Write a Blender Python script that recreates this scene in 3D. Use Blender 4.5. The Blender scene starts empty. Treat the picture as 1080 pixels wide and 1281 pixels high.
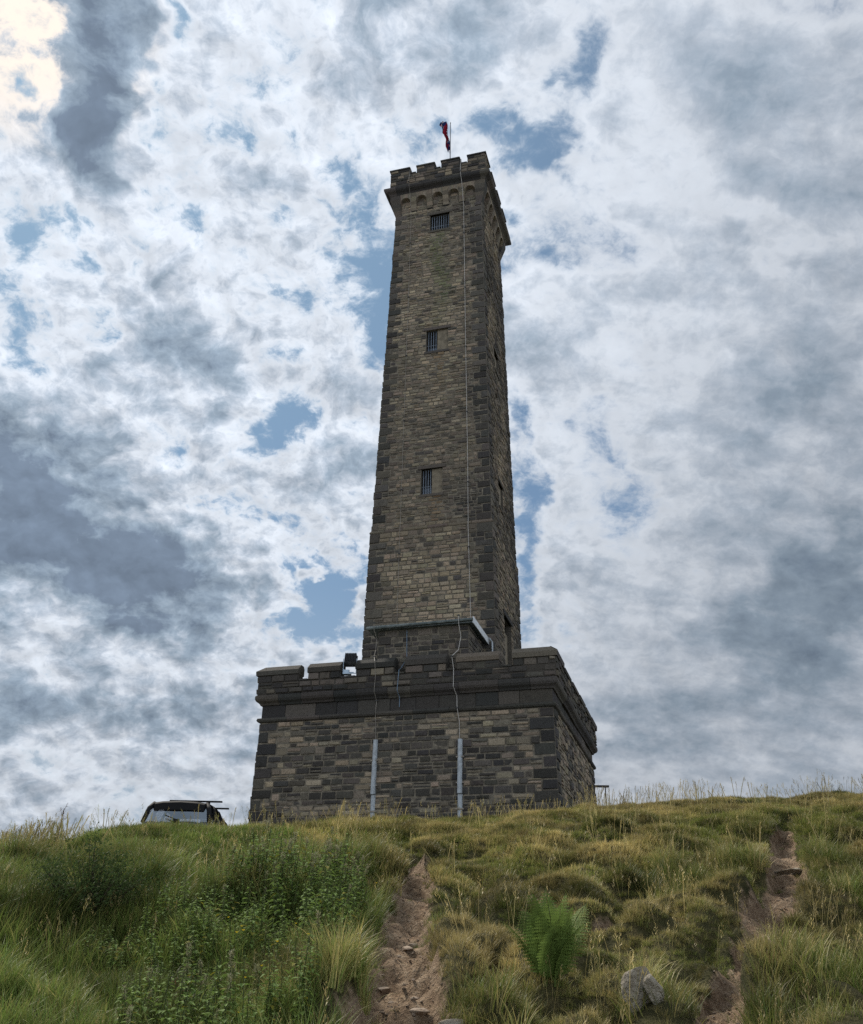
import bpy, math, random
import numpy as np
R = math.radians
rnd = random.Random(7)
rs = np.random.RandomState(11)
SC = bpy.context.scene
COL = SC.collection

# ------------------------------------------------------------------ camera
cd = bpy.data.cameras.new('camera'); cam = bpy.data.objects.new('camera', cd); COL.objects.link(cam)
SC.camera = cam
cd.sensor_fit = 'HORIZONTAL'; cd.sensor_width = 36.0
cd.lens = 1175.8 / 1080 * 36.0
cd.clip_start = 0.05; cd.clip_end = 5000
from mathutils import Matrix
cam.matrix_world = Matrix.Rotation(R(90 + 26.515), 4, 'X') @ Matrix.Rotation(R(0.98), 4, 'Z')

# ------------------------------------------------------------------ colour management
vs = SC.view_settings
vs.view_transform = 'Standard'; vs.look = 'None'; vs.gamma = 1.0; vs.use_curve_mapping = False
vs.exposure = 0.0
SC.cycles.use_denoising = False          # keep the fine grain of grass and stone

# ------------------------------------------------------------------ node helper
class NT:
    def __init__(s, tree): s.t = tree
    def n(s, typ, _ins=None, **kw):
        x = s.t.nodes.new(typ)
        for k, v in kw.items(): setattr(x, k, v)
        for k, v in (_ins or {}).items():
            sock = x.inputs[k]
            if hasattr(v, 'links'): s.t.links.new(v, sock)
            elif hasattr(v, 'outputs'): s.t.links.new(v.outputs[0], sock)
            else: sock.default_value = v
        return x
    def m(s, op, a, b=None, c=None, clamp=False):
        ins = {0: a}
        if b is not None: ins[1] = b
        if c is not None: ins[2] = c
        return s.n('ShaderNodeMath', ins, operation=op, use_clamp=clamp).outputs[0]
    def vm(s, op, a, b=None, out=0):
        ins = {0: a}
        if b is not None: ins[1] = b
        return s.n('ShaderNodeVectorMath', ins, operation=op).outputs[out]
    def noise(s, vec, scale, detail=2, rough=.5, dist=0, out=0):
        return s.n('ShaderNodeTexNoise', {'Vector': vec, 'Scale': scale, 'Detail': detail, 'Roughness': rough, 'Distortion': dist}).outputs[out]
    def mix(s, f, a, b, blend='MIX'):
        x = s.n('ShaderNodeMix', data_type='RGBA', blend_type=blend)
        for k, v in ((0, f), (6, a), (7, b)):
            if hasattr(v, 'links'): s.t.links.new(v, x.inputs[k])
            else: x.inputs[k].default_value = (tuple(v) + (1,) if k and len(v) == 3 else v)
        return x.outputs[2]
    def ramp(s, f, stops, interp='LINEAR'):
        x = s.n('ShaderNodeValToRGB', {0: f}); e = x.color_ramp.elements
        x.color_ramp.interpolation = interp
        while len(e) > len(stops): e.remove(e[-1])
        while len(e) < len(stops): e.new(1)
        for el, (p, c) in zip(e, stops):
            el.position = p; el.color = tuple(c) + (1,) if len(c) == 3 else c
        return x.outputs[0]
    def mapr(s, v, a, b, c=0., d=1., typ='SMOOTHSTEP'):
        return s.n('ShaderNodeMapRange', {0: v, 1: a, 2: b, 3: c, 4: d}, interpolation_type=typ).outputs[0]

# ------------------------------------------------------------------ world: Nishita sky under broken backlit cloud
SUN_EL, SUN_AZ = R(49), R(-33.8)            # sun high, up-left, behind the dark cloud
sun_dir = np.array([math.cos(SUN_EL) * math.sin(SUN_AZ), math.cos(SUN_EL) * math.cos(SUN_AZ), math.sin(SUN_EL)])
world = bpy.data.worlds.new('World'); SC.world = world; world.use_nodes = True
world.cycles.sampling_method = 'MANUAL'; world.cycles.sample_map_resolution = 512
world.node_tree.nodes.clear()
W = NT(world.node_tree)
gen = W.n('ShaderNodeTexCoord').outputs['Generated']
sky = W.n('ShaderNodeTexSky', sky_type='NISHITA', sun_disc=False, sun_elevation=SUN_EL, sun_rotation=SUN_AZ % (2 * math.pi),
          altitude=300, air_density=1.0, dust_density=1.5, ozone_density=1.5).outputs[0]
EL0 = R(26.515)                              # the cloud layout is charted on a plane touching the sky at due north, 26.5 degrees up
Fv = (0, math.cos(EL0), math.sin(EL0)); Vv = (0, -math.sin(EL0), math.cos(EL0)); Uv = (1, 0, 0)
dF = W.vm('DOT_PRODUCT', gen, Fv, 1)
dFc = W.m('MAXIMUM', dF, .12)
cu = W.m('DIVIDE', W.vm('DOT_PRODUCT', gen, Uv, 1), dFc)
cv = W.m('DIVIDE', W.vm('DOT_PRODUCT', gen, Vv, 1), dFc)
cv = W.m('ADD', cv, W.m('MULTIPLY', W.m('MAXIMUM', W.m('SUBTRACT', .12, dF), 0.0), 30.0))
chart = W.n('ShaderNodeCombineXYZ', {0: cu, 1: cv, 2: 0.0}).outputs[0]
# cloud-deck coordinates (clouds shrink towards the horizon)
sep = W.n('ShaderNodeSeparateXYZ', {0: gen})
zz = W.m('ADD', W.m('MAXIMUM', sep.outputs[2], 0.0), .55)
deck = W.n('ShaderNodeCombineXYZ', {0: W.m('DIVIDE', sep.outputs[0], zz), 1: W.m('DIVIDE', sep.outputs[1], zz), 2: 0.0}).outputs[0]
# ragged edges: warp the chart with two octaves of noise
w1 = W.vm('SUBTRACT', W.noise(deck, 4.5, 5, .62, 0, 1), (.5, .5, .5))
w2 = W.vm('SUBTRACT', W.noise(deck, 16, 4, .6, 0, 1), (.5, .5, .5))
def vscale(v, k): return W.n('ShaderNodeVectorMath', {0: v, 3: k}, operation='SCALE').outputs[0]
chart_w = W.vm('ADD', W.vm('ADD', chart, vscale(w1, .24)), vscale(w2, .08))
cr, sr = math.cos(R(.98)), math.sin(R(.98))
def blob(px, py, rx, ry, rot=0):
    """an elliptical cloud mass: centre and radii in sixtieths of a degree-like chart units"""
    a, b = (px - 540) / 1175.8, (640.5 - py) / 1175.8
    a, b = a * cr - b * sr, a * sr + b * cr
    mp = W.n('ShaderNodeMapping', {0: chart_w, 1: (a, b, 0), 2: (0, 0, R(rot)), 3: (rx / 1175.8, ry / 1175.8, 1)}, vector_type='TEXTURE')
    ln = W.vm('LENGTH', mp.outputs[0], None, 1)
    return W.mapr(ln, 1.45, .25)
def total(lst):
    acc = None
    for amp, *a in lst:
        if amp < 0: a[2] *= 1.28; a[3] *= 1.28
        t = W.m('MULTIPLY', blob(*a), amp * (.60 if amp < 0 else .95))
        acc = t if acc is None else W.m('ADD', acc, t)
    return acc
SKY_LAYOUT = [  # strength (dark cloud +, blue gap -), x, y, rx, ry, rotation
 (.50, 140, 20, 62, 95, 0), (.45, 128, 130, 45, 60, 0), (.25, 160, 195, 45, 40, 30), (.24, 150, 325, 22, 55, 0),
 (.22, 178, 432, 42, 32, 20), (.27, 305, 450, 80, 48, -10), (.16, 235, 425, 70, 40, 0),
 (.60, 75, 660, 165, 115, -20), (.44, 175, 715, 120, 75, -15), (.30, 20, 560, 90, 70, 0), (.26, 290, 690, 60, 60, 0),
 (.34, 50, 890, 130, 80, -8), (.28, 215, 905, 110, 28, -8), (.25, 240, 870, 60, 30, 0), (.20, 190, 835, 60, 22, 0), (.15, 330, 770, 40, 40, 0),
 (.29, 1000, 770, 150, 62, 24), (.16, 1060, 700, 90, 45, 25), (.18, 840, 925, 95, 45, 10), (.15, 1010, 840, 120, 50, 10), (-.10, 760, 560, 150, 90, 30), (-.10, 850, 430, 140, 60, 20), (-.09, 800, 700, 110, 70, 20), (-.10, 830, 200, 90, 60, -30),
 (.24, 605, 60, 95, 52, 10), (.20, 460, 150, 60, 60, 0), (.12, 950, 130, 85, 80, 0), (.10, 1050, 60, 50, 70, 0), (.13, 810, 335, 120, 30, 10),
 (.06, 900, 600, 140, 40, 30), (.14, 680, 470, 40, 70, 0), (.10, 990, 480, 90, 30, 15),
 (-.50, 222, 40, 18, 42, 20), (-.34, 205, 120, 18, 30, 0), (-.42, 22, 100, 28, 14, -30), (-.34, 35, 310, 62, 60, 0), (-.36, 80, 400, 50, 42, 0), (-.30, 40, 215, 30, 22, 0),
 (-.34, 185, 325, 28, 32, 0), (-.44, 452, 320, 42, 66, 0), (-.25, 440, 255, 30, 30, 0), (-.44, 368, 510, 30, 46, 25), (-.3, 215, 530, 40, 22, 0), (-.24, 285, 545, 40, 24, 0),
 (-.34, 690, 100, 30, 95, -32), (-.38, 655, 165, 50, 40, 0), (-.40, 665, 320, 38, 58, 0), (-.40, 745, 290, 46, 30, -30), (-.34, 970, 262, 50, 22, -20), (-.30, 560, 140, 40, 40, 0),
 (-.52, 385, 740, 60, 62, 20), (-.42, 420, 790, 50, 40, 0), (-.3, 310, 650, 34, 60, 20), (-.34, 640, 610, 26, 80, 0), (-.3, 655, 740, 24, 60, 0), (-.22, 430, 660, 40, 30, 0),
 (-.3, 60, 320, 90, 60, 20), (-.2, 330, 300, 60, 40, 0), (-.25, 250, 560, 70, 30, 20), (-.2, 120, 250, 50, 40, 0), (-.22, 540, 30, 50, 30, 0), (-.2, 720, 200, 50, 50, -30),
 (.42, 378, 728, 26, 15, 10), (.16, 440, 670, 26, 16, 0), (.14, 690, 165, 14, 14, 0), (-.14, 230, 230, 60, 90, 20), (-.2, 780, 960, 60, 24, 0), (-.16, 250, 990, 200, 30, 0),
]
lay = total(SKY_LAYOUT)
fb1 = W.noise(W.vm('ADD', deck, vscale(w1, .06)), 4.4, 10, .62)
deck2 = vscale(W.vm('ADD', W.vm('ADD', deck, vscale(w2, .035)), vscale(w1, .03)), 1.25)
fb2 = W.noise(deck2, 13.0, 10, .66)
def billow(vec, scale, det):
    """rounded cauliflower heads: inverted smooth cells with finer cells on them"""
    return W.n('ShaderNodeTexVoronoi', {'Vector': vec, 'Scale': scale, 'Detail': det, 'Roughness': .60, 'Lacunarity': 2.15, 'Smoothness': .55}, feature='SMOOTH_F1', voronoi_dimensions='2D', normalize=True).outputs[0]
puff = billow(deck2, 9.0, 5.0)
sd2 = np.array([sun_dir[0], sun_dir[1]]); sd2 = sd2 / np.linalg.norm(sd2) * .020
puffs = billow(W.vm('ADD', deck2, (float(sd2[0]), float(sd2[1]), 0)), 9.0, 3.0)
deckrot = W.n('ShaderNodeMapping', {0: deck, 2: (0, 0, R(-38)), 3: (1.0, 2.4, 1)}).outputs[0]
fb3 = W.noise(deckrot, 9.0, 5, .55)
east = W.mapr(cu, -.12, .26, 1.0, 0.0)                                   # the deck to the east is smoother and more closed
det = W.m('MULTIPLY', W.m('SUBTRACT', fb1, .5), W.m('ADD', .85, W.m('MULTIPLY', east, 1.0)))
det = W.m('ADD', det, W.m('MULTIPLY', W.m('SUBTRACT', fb2, .5), W.m('ADD', .80, W.m('MULTIPLY', east, .75))))
det = W.m('ADD', det, W.m('MULTIPLY', W.m('SUBTRACT', .38, puff), W.m('ADD', .30, W.m('MULTIPLY', east, .70))))
det = W.m('MULTIPLY', det, W.mapr(sep.outputs[2], .10, .45, .70, 1.0))
det = W.m('ADD', det, W.m('MULTIPLY', W.m('SUBTRACT', fb3, .5), W.m('SUBTRACT', .58, W.m('MULTIPLY', east, .32))))
D = W.m('ADD', W.m('ADD', lay, W.m('SUBTRACT', .43, W.m('MULTIPLY', east, .10))), det)
D = W.m('MAXIMUM', W.m('MINIMUM', D, 1.0), 0.0)
cover = W.mapr(D, .0, .36)
# light coming through the cloud: thin = white, thick = blue-grey
thru = W.ramp(D, [(0, (.50, .58, .67)), (.20, (.66, .70, .755)), (.36, (.56, .605, .67)), (.52, (.40, .455, .53)), (.70, (.265, .33, .405)), (.90, (.19, .245, .315)), (1, (.15, .195, .262))])
relief = W.m('ADD', 1.0, W.m('MULTIPLY', W.m('SUBTRACT', puff, puffs), W.m('ADD', .4, W.m('MULTIPLY', east, .7))))
sdot = W.vm('DOT_PRODUCT', gen, tuple(sun_dir), 1)
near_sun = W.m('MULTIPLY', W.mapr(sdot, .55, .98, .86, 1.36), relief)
near_sun = W.m('MULTIPLY', near_sun, W.mapr(sdot, .42, -.15, 1.0, 2.2))     # cloud behind the viewer given extra brightness to light tower front and ground
glow = W.mapr(sdot, .9915, 1.0, 0, 1)
thin = W.mapr(D, .66, .40)
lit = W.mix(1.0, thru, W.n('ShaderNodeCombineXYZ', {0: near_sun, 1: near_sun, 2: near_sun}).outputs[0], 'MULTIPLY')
lit = W.mix(W.m('MULTIPLY', glow, thin), lit, (1.10, .985, .87))
skyc = W.mix(1.0, W.mix(1.0, sky, (.1, .1, .1), 'MULTIPLY'), (.50, .70, .80), 'MULTIPLY')
skyc = W.mix(.22, skyc, (.30, .38, .46))
skyc = W.mix(W.mapr(sdot, .80, .99, 0, .75), skyc, (.20, .34, .52))
skyc = W.mix(W.mapr(sep.outputs[2], .42, .16), skyc, (.36, .45, .55))
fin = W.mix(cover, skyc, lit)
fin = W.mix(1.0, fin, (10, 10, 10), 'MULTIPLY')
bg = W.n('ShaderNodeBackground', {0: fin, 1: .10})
W.n('ShaderNodeOutputWorld', {0: bg})

# ------------------------------------------------------------------ sun (veiled by cloud)
sl = bpy.data.lights.new('sun', 'SUN'); sl.energy = 4.6; sl.angle = R(10); sl.color = (1, .93, .82)
so = bpy.data.objects.new('sun', sl); COL.objects.link(so)
from mathutils import Vector
so.rotation_euler = Vector(sun_dir).to_track_quat('Z', 'Y').to_euler(); so.location = (-20, 30, 60)

# ------------------------------------------------------------------ mesh and tagging helpers
class MB:
    """collects faces with a colour each; build() links them as one mesh object"""
    def __init__(s): s.v = []; s.f = []; s.c = []; s.mi = []
    def face(s, pts, col=(.5, .5, .5), mi=0):
        b = len(s.v); s.v.extend([tuple(p) for p in pts]); s.f.append(tuple(range(b, b + len(pts)))); s.c.append(col); s.mi.append(mi)
    def poly(s, verts, faces, col=(.5, .5, .5), mi=0):
        b = len(s.v); s.v.extend([tuple(p) for p in verts])
        for f in faces: s.f.append(tuple(b + i for i in f)); s.c.append(col); s.mi.append(mi)
    def box(s, x0, x1, y0, y1, z0, z1, col=(.5, .5, .5), mi=0, fn=None):
        vs_ = [(x, y, z) for z in (z0, z1) for y in (y0, y1) for x in (x0, x1)]
        if fn: vs_ = [fn(p) for p in vs_]
        s.poly(vs_, [(0, 2, 3, 1), (4, 5, 7, 6), (0, 1, 5, 4), (1, 3, 7, 5), (3, 2, 6, 7), (2, 0, 4, 6)], col, mi)
    def tube(s, pts, r, n=6, col=(.5, .5, .5), mi=0, r1=None, cap=True):
        pts = [Vector(p) for p in pts]; rings = []
        for i, p in enumerate(pts):
            d = (pts[min(i + 1, len(pts) - 1)] - pts[max(i - 1, 0)]).normalized()
            a = d.orthogonal().normalized(); b_ = d.cross(a)
            rr = r if r1 is None else r + (r1 - r) * i / (len(pts) - 1)
            rings.append([p + (a * math.cos(2 * math.pi * k / n) + b_ * math.sin(2 * math.pi * k / n)) * rr for k in range(n)])
        b0 = len(s.v)
        for rg in rings: s.v.extend([tuple(q) for q in rg])
        for i in range(len(rings) - 1):
            for k in range(n):
                s.f.append((b0 + i * n + k, b0 + i * n + (k + 1) % n, b0 + (i + 1) * n + (k + 1) % n, b0 + (i + 1) * n + k)); s.c.append(col); s.mi.append(mi)
        if cap:
            s.f.append(tuple(b0 + k for k in reversed(range(n)))); s.c.append(col); s.mi.append(mi)
            s.f.append(tuple(b0 + (len(rings) - 1) * n + k for k in range(n))); s.c.append(col); s.mi.append(mi)
    def build(s, name, mats, parent=None, smooth=False, fix=True):
        me = bpy.data.meshes.new(name); me.from_pydata(s.v, [], s.f)
        mats = mats if isinstance(mats, (list, tuple)) else [mats]
        for m_ in mats: me.materials.append(m_)
        me.polygons.foreach_set('material_index', s.mi)
        if smooth: me.polygons.foreach_set('use_smooth', [True] * len(s.f))
        at = me.attributes.new('Col', 'FLOAT_COLOR', 'FACE')
        arr = np.ones((len(s.f), 4), np.float32); arr[:, :3] = np.array([c[:3] for c in s.c]); at.data.foreach_set('color', arr.ravel())
        me.update()
        if fix:
            import bmesh
            bm = bmesh.new(); bm.from_mesh(me); bmesh.ops.recalc_face_normals(bm, faces=bm.faces); bm.to_mesh(me); bm.free()
        o = bpy.data.objects.new(name, me); COL.objects.link(o)
        if parent: o.parent = parent
        return o
def tag(o, label=None, cat=None, group=None, kind=None):
    for k, v in (('label', label), ('category', cat), ('group', group), ('kind', kind)):
        if v: o[k] = v
    return o
def empty(name, loc, rz=0., parent=None):
    o = bpy.data.objects.new(name, None); o.location = loc; o.rotation_euler = (0, 0, rz); COL.objects.link(o)
    o.empty_display_size = .2
    if parent: o.parent = parent
    return o
def copy_tree(o, parent=None):
    c = o.copy(); COL.objects.link(c)
    if parent: c.parent = parent
    for ch in [x for x in o.children]: copy_tree(ch, c)
    return c

def mat(name, fn):
    m_ = bpy.data.materials.new(name); m_.use_nodes = True; m_.node_tree.nodes.clear()
    t = NT(m_.node_tree); sh = fn(t); t.n('ShaderNodeOutputMaterial', {0: sh}); return m_
def principled(t, col, rough=.6, metal=0., normal=None, spec=.5):
    ins = {'Base Color': col if hasattr(col, 'links') else tuple(col) + (1,), 'Roughness': rough, 'Metallic': metal, 'Specular IOR Level': spec}
    if normal is not None: ins['Normal'] = normal
    return t.n('ShaderNodeBsdfPrincipled', ins).outputs[0]
def bump(t, h, strength=.5, dist=.02): return t.n('ShaderNodeBump', {'Strength': strength, 'Distance': dist, 'Height': h}).outputs[0]

def stone_sh(t):
    co = t.n('ShaderNodeTexCoord').outputs['Object']
    c = t.n('ShaderNodeAttribute', attribute_name='Col').outputs[0]
    n1 = t.noise(co, 2.2, 4, .6); n2 = t.noise(co, 14, 5, .65); n3 = t.noise(co, 60, 3, .6)
    k = t.m('ADD', .45, t.m('MULTIPLY', n2, 1.1))
    c = t.mix(1., c, t.n('ShaderNodeCombineXYZ', {0: k, 1: k, 2: k}).outputs[0], 'MULTIPLY')
    soot = t.mapr(n1, .54, .74, 0, .5)
    c = t.mix(soot, c, (.035, .032, .029))
    c = t.mix(t.mapr(n3, .64, .74, 0, .35), c, (.30, .29, .24))
    h = t.m('ADD', n2, t.m('MULTIPLY', n3, .35))
    return principled(t, c, .95, 0, bump(t, h, .9, .035), .2)
def mortar_sh(t):
    co = t.n('ShaderNodeTexCoord').outputs['Object']
    n = t.noise(co, 5, 5, .65)
    return principled(t, t.ramp(n, [(.3, (.07, .062, .05)), (.55, (.17, .148, .115)), (.75, (.27, .235, .18))]), .97, 0, bump(t, t.noise(co, 40, 3), .6, .02), .1)
M = {}
M['stone'] = mat('gritstone', stone_sh); M['mortar'] = mat('lime_mortar', mortar_sh)
def simple(name, col, rough=.6, metal=0., var=.25, scale=9., bs=.15, col2=None):
    def f(t):
        co = t.n('ShaderNodeTexCoord').outputs['Object']; n = t.noise(co, scale, 5, .6)
        c2 = col2 or tuple(x * (1 - var) for x in col)
        return principled(t, t.mix(t.mapr(n, .35, .7), col, c2), t.m('ADD', rough - .08, t.m('MULTIPLY', n, .16)), metal, bump(t, n, bs, .01))
    return mat(name, f)
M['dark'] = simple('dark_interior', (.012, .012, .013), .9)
M['iron'] = simple('grey_painted_iron', (.16, .19, .23), .5, .0, .4)
M['glass'] = mat('sky_tint_glass', lambda t: principled(t, t.mix(t.noise(t.n('ShaderNodeTexCoord').outputs['Object'], 3, 4), (.05, .06, .075), (.14, .17, .21)), .22, 0, None, .6))  # reflected sky is put into the blue-grey base colour
M['slab'] = simple('smooth_stone_slab', (.20, .165, .115), .9, 0, .4, 4., .4)
M['lead'] = simple('weathered_lead', (.075, .095, .095), .5, .3, .5, 5., .2, (.17, .19, .185))
M['white_board'] = simple('white_painted_board', (.62, .64, .65), .6, 0, .25, 5)
M['cable'] = simple('pale_cable', (.50, .47, .43), .6, 0, .3, 4)
M['old_cable'] = simple('weathered_cable', (.27, .24, .20), .7, 0, .5, 3)
M['blue_cable'] = simple('blue_grey_cable', (.16, .24, .33), .6, 0, .3, 4)
M['galv'] = simple('galvanised_steel', (.37, .40, .42), .5, .25, .3, 6)
M['black_metal'] = simple('black_powder_coat', (.014, .015, .016), .45)
M['pole'] = simple('grey_painted_pole', (.10, .10, .11), .95)
M['wood_dark'] = simple('dark_weathered_timber', (.035, .032, .03), .85)
def flag_sh(t):
    c = t.n('ShaderNodeAttribute', attribute_name='Col').outputs[0]
    d = t.n('ShaderNodeBsdfDiffuse', {0: c}).outputs[0]; tr = t.n('ShaderNodeBsdfTranslucent', {0: c}).outputs[0]
    return t.n('ShaderNodeMixShader', {0: .35, 1: d, 2: tr}).outputs[0]
M['flag'] = mat('flag_cloth', flag_sh)

# ------------------------------------------------------------------ ground height
def _hash(ix, iy, seed):
    h = (ix.astype(np.int64) * 374761393 + iy.astype(np.int64) * 668265263 + seed * 974634563) & 0x7fffffff
    h = ((h ^ (h >> 13)) * 1274126177) & 0x7fffffff
    return ((h ^ (h >> 16)) & 0xffff) / 65535.0
def vnoise(x, y, s, seed=0):
    x = np.asarray(x, float) / s; y = np.asarray(y, float) / s
    ix = np.floor(x); iy = np.floor(y); fx = x - ix; fy = y - iy
    fx = fx * fx * (3 - 2 * fx); fy = fy * fy * (3 - 2 * fy)
    a = _hash(ix, iy, seed); b = _hash(ix + 1, iy, seed); c = _hash(ix, iy + 1, seed); d = _hash(ix + 1, iy + 1, seed)
    return (a + (b - a) * fx) * (1 - fy) + (c + (d - c) * fx) * fy
def fbm(x, y, s, seed=0, o=4, g=.5):
    t = 0; a = 1; n = 0
    for i in range(o):
        t = t + a * vnoise(np.asarray(x) * .8 + np.asarray(y) * .6, np.asarray(y) * .8 - np.asarray(x) * .6, s, seed + i * 7); n += a; a *= g; s *= .5
    return t / n
SKA=np.array([-.75,-.431,-.351,-.2715,-.1905,-.0687,.0545,.1207,.1867,.262,.3541,.4553,.75])
SKE=np.array([.098,.1070,.1145,.1325,.1370,.1450,.1490,.1610,.1640,.1720,.1775,.1840,.198])
def crest_y(x): return 22.2+.13*np.clip(x,-14,14)+.5*np.sin(x*.35)
def ground0(x,y):
    x=np.asarray(x,float);y=np.asarray(y,float)
    yc=crest_y(x); zc=yc*np.interp(x/yc,SKA,SKE)-.10
    t=y/yc
    # slope: from feet (-1.6) up to the crest, a little bulge half-way
    hill=-1.6+(zc+1.6)*t+.16*np.sin(np.clip(t,0,1)*np.pi*2+2.6)*np.clip(t*3,0,1)*np.clip((1.05-t)*4,0,1)
    flat=zc+.10-.09*np.clip((-2.5-x)/2.5,0,1)-.45*np.clip(1-(-2.5-x)/2.5,0,1)*(1-np.exp(-np.clip(y-yc,0,None)/4))
    k=.18
    m=np.minimum(hill,flat); 
    return -np.log(np.exp(-(hill-m)/k)+np.exp(-(flat-m)/k))*k+m+.07

PATHS = [  # worn tracks: x, y, half-width
 [(-.06, 5.0, .40), (-.09, 6.6, .36), (-.13, 7.5, .33), (-.19, 8.44, .30), (-.27, 9.42, .27), (-.22, 10.62, .26), (-.10, 11.88, .19), (-.10, 13.3, .18), (-.19, 14.6, .15)],
 [(1.72, 5.4, .13), (1.80, 6.58, .14), (2.17, 7.68, .16), (2.66, 8.62, .12), (2.98, 9.36, .19), (3.6, 10.64, .25), (4.3, 11.9, .23), (4.78, 13.14, .22), (5.4, 15.0, .16), (6.1, 16.5, .12)],
 [(1.8, 10.15, .15), (2.3, 10.05, .20)], [(2.05, 11.5, .14), (2.3, 11.3, .16)], [(-.35, 13.6, .12), (.1, 14.2, .14)]]
def path_field(x, y):
    """1 in the middle of a worn track, 0 away from it"""
    x = np.asarray(x, float); y = np.asarray(y, float)
    best = np.full(x.shape, 9.)
    for pl in PATHS:
        for (x0, y0, w0), (x1, y1, w1) in zip(pl, pl[1:]):
            dx, dy = x1 - x0, y1 - y0
            t = np.clip(((x - x0) * dx + (y - y0) * dy) / (dx * dx + dy * dy), 0, 1)
            d = np.hypot(x - x0 - t * dx, y - y0 - t * dy) / (w0 + (w1 - w0) * t)
            best = np.minimum(best, d)
    best = best + (fbm(x, y, .45, 61, 3) - .5) * .9
    return np.clip((1.5 - best) / .9, 0, 1)
def tuss(x, y):
    """hummocks: 0 in the creases between tussocks, 1 on their tops"""
    x = np.asarray(x, float); y = np.asarray(y, float); wx = (fbm(x, y, .8, 13, 2) - .5) * .7; wy = (fbm(x, y, .8, 14, 2) - .5) * .7
    a = np.abs(2 * vnoise(x * .8 + y * .6 + wx, y * .8 - x * .6 + wy, .95, 3) - 1); b = np.abs(2 * vnoise(x + wx, y + wy, .5, 4) - 1)
    return np.clip(a * .8 + b * .45, 0, 1) ** .7
def ground(x, y):
    z = ground0(x, y); p = path_field(x, y)
    q = p * p * (3 - 2 * p)
    damp = 1 - q * .9
    t = tuss(x, y)
    near = np.clip((40 - np.asarray(y)) / 8, 0, 1)
    z = z + near * damp * (1 - .55 * np.clip((np.asarray(y) - 11) / 7, 0, 1)) * ((t - .66) * .70 + (fbm(x, y, .42, 23, 2) - .5) * .12 + (fbm(x, y, 3.2, 5, 2) - .5) * .22)
    step = np.abs(((np.asarray(y) * .9 + fbm(x, y, .5, 9, 2) * 1.1) % .62) / .62 - .5) * .16
    return z - q * (.24 + .12 * fbm(x, y, .5, 8, 2)) + q * ((fbm(x, y, .24, 31, 4, .6) - .5) * .24 + (fbm(x, y, .6, 37, 2) - .5) * .20 + step * 1.6)
def gz(x, y): return float(ground(np.array([x]), np.array([y]))[0])

def ground_sh(t, soil):
    co = t.n('ShaderNodeTexCoord').outputs['Object']
    n1 = t.noise(co, 1.3, 4, .6); n2 = t.noise(co, 9, 5, .65); n3 = t.noise(co, 45, 4, .65)
    b = t.n('ShaderNodeAttribute', attribute_name='bare').outputs['Fac']
    thatch = t.ramp(t.m('ADD', t.m('MULTIPLY', n1, .5), t.m('MULTIPLY', n2, .5)), [(.32, (.024, .026, .010)), (.5, (.07, .066, .026)), (.68, (.16, .125, .058))])
    clay = t.ramp(t.m('ADD', t.m('MULTIPLY', n2, .6), t.m('MULTIPLY', n3, .4)), [(.29, (.08, .05, .031)), (.42, (.20, .135, .086)), (.54, (.32, .23, .152)), (.68, (.47, .37, .265))])
    v = t.n('ShaderNodeTexVoronoi', {'Vector': co, 'Scale': 26., 'Randomness': 1.}).outputs
    peb = t.mapr(v['Distance'], .16, .10)
    clay = t.mix(t.m('MULTIPLY', peb, t.mapr(n2, .5, .6)), clay, (.34, .28, .22))
    f = t.mapr(t.m('ADD', b, t.m('MULTIPLY', t.m('SUBTRACT', n2, .5), .7)), .30, .55)
    c = t.mix(f, thatch, clay)
    h = t.m('ADD', t.m('MULTIPLY', n2, 1.0), t.m('ADD', t.m('MULTIPLY', n3, .5), t.m('MULTIPLY', peb, .4)))
    return principled(t, c, .95, 0, bump(t, h, 1., .11), .15)
M['turf'] = mat('turf_soil', lambda t: ground_sh(t, 0)); M['clay'] = mat('trodden_clay', lambda t: ground_sh(t, 1))
def axis(lo, hi, step, far_lo, far_hi, g=1.25):
    a = list(np.arange(lo, hi, step)); s_ = step; v_ = a[-1]
    while v_ < far_hi: s_ *= g; v_ += s_; a.append(v_)
    s_ = step; v_ = a[0]; pre = []
    while v_ > far_lo: s_ *= g; v_ -= s_; pre.append(v_)
    return np.array(pre[::-1] + a)
gx = axis(-9.5, 11.0, .062, -900, 900); gy = axis(4.6, 24.5, .066, -60, 1500)
XX, YY = np.meshgrid(gx, gy); ZZ = ground(XX, YY); BB = path_field(XX, YY)
ZZ = np.maximum(ZZ, -16)
nx, ny = len(gx), len(gy)
idx = np.arange(nx * ny).reshape(ny, nx)
quads = np.stack([idx[:-1, :-1], idx[:-1, 1:], idx[1:, 1:], idx[1:, :-1]], -1).reshape(-1, 4)
fb = (BB[:-1, :-1] + BB[1:, 1:] + BB[:-1, 1:] + BB[1:, :-1]).reshape(-1) / 4
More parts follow.
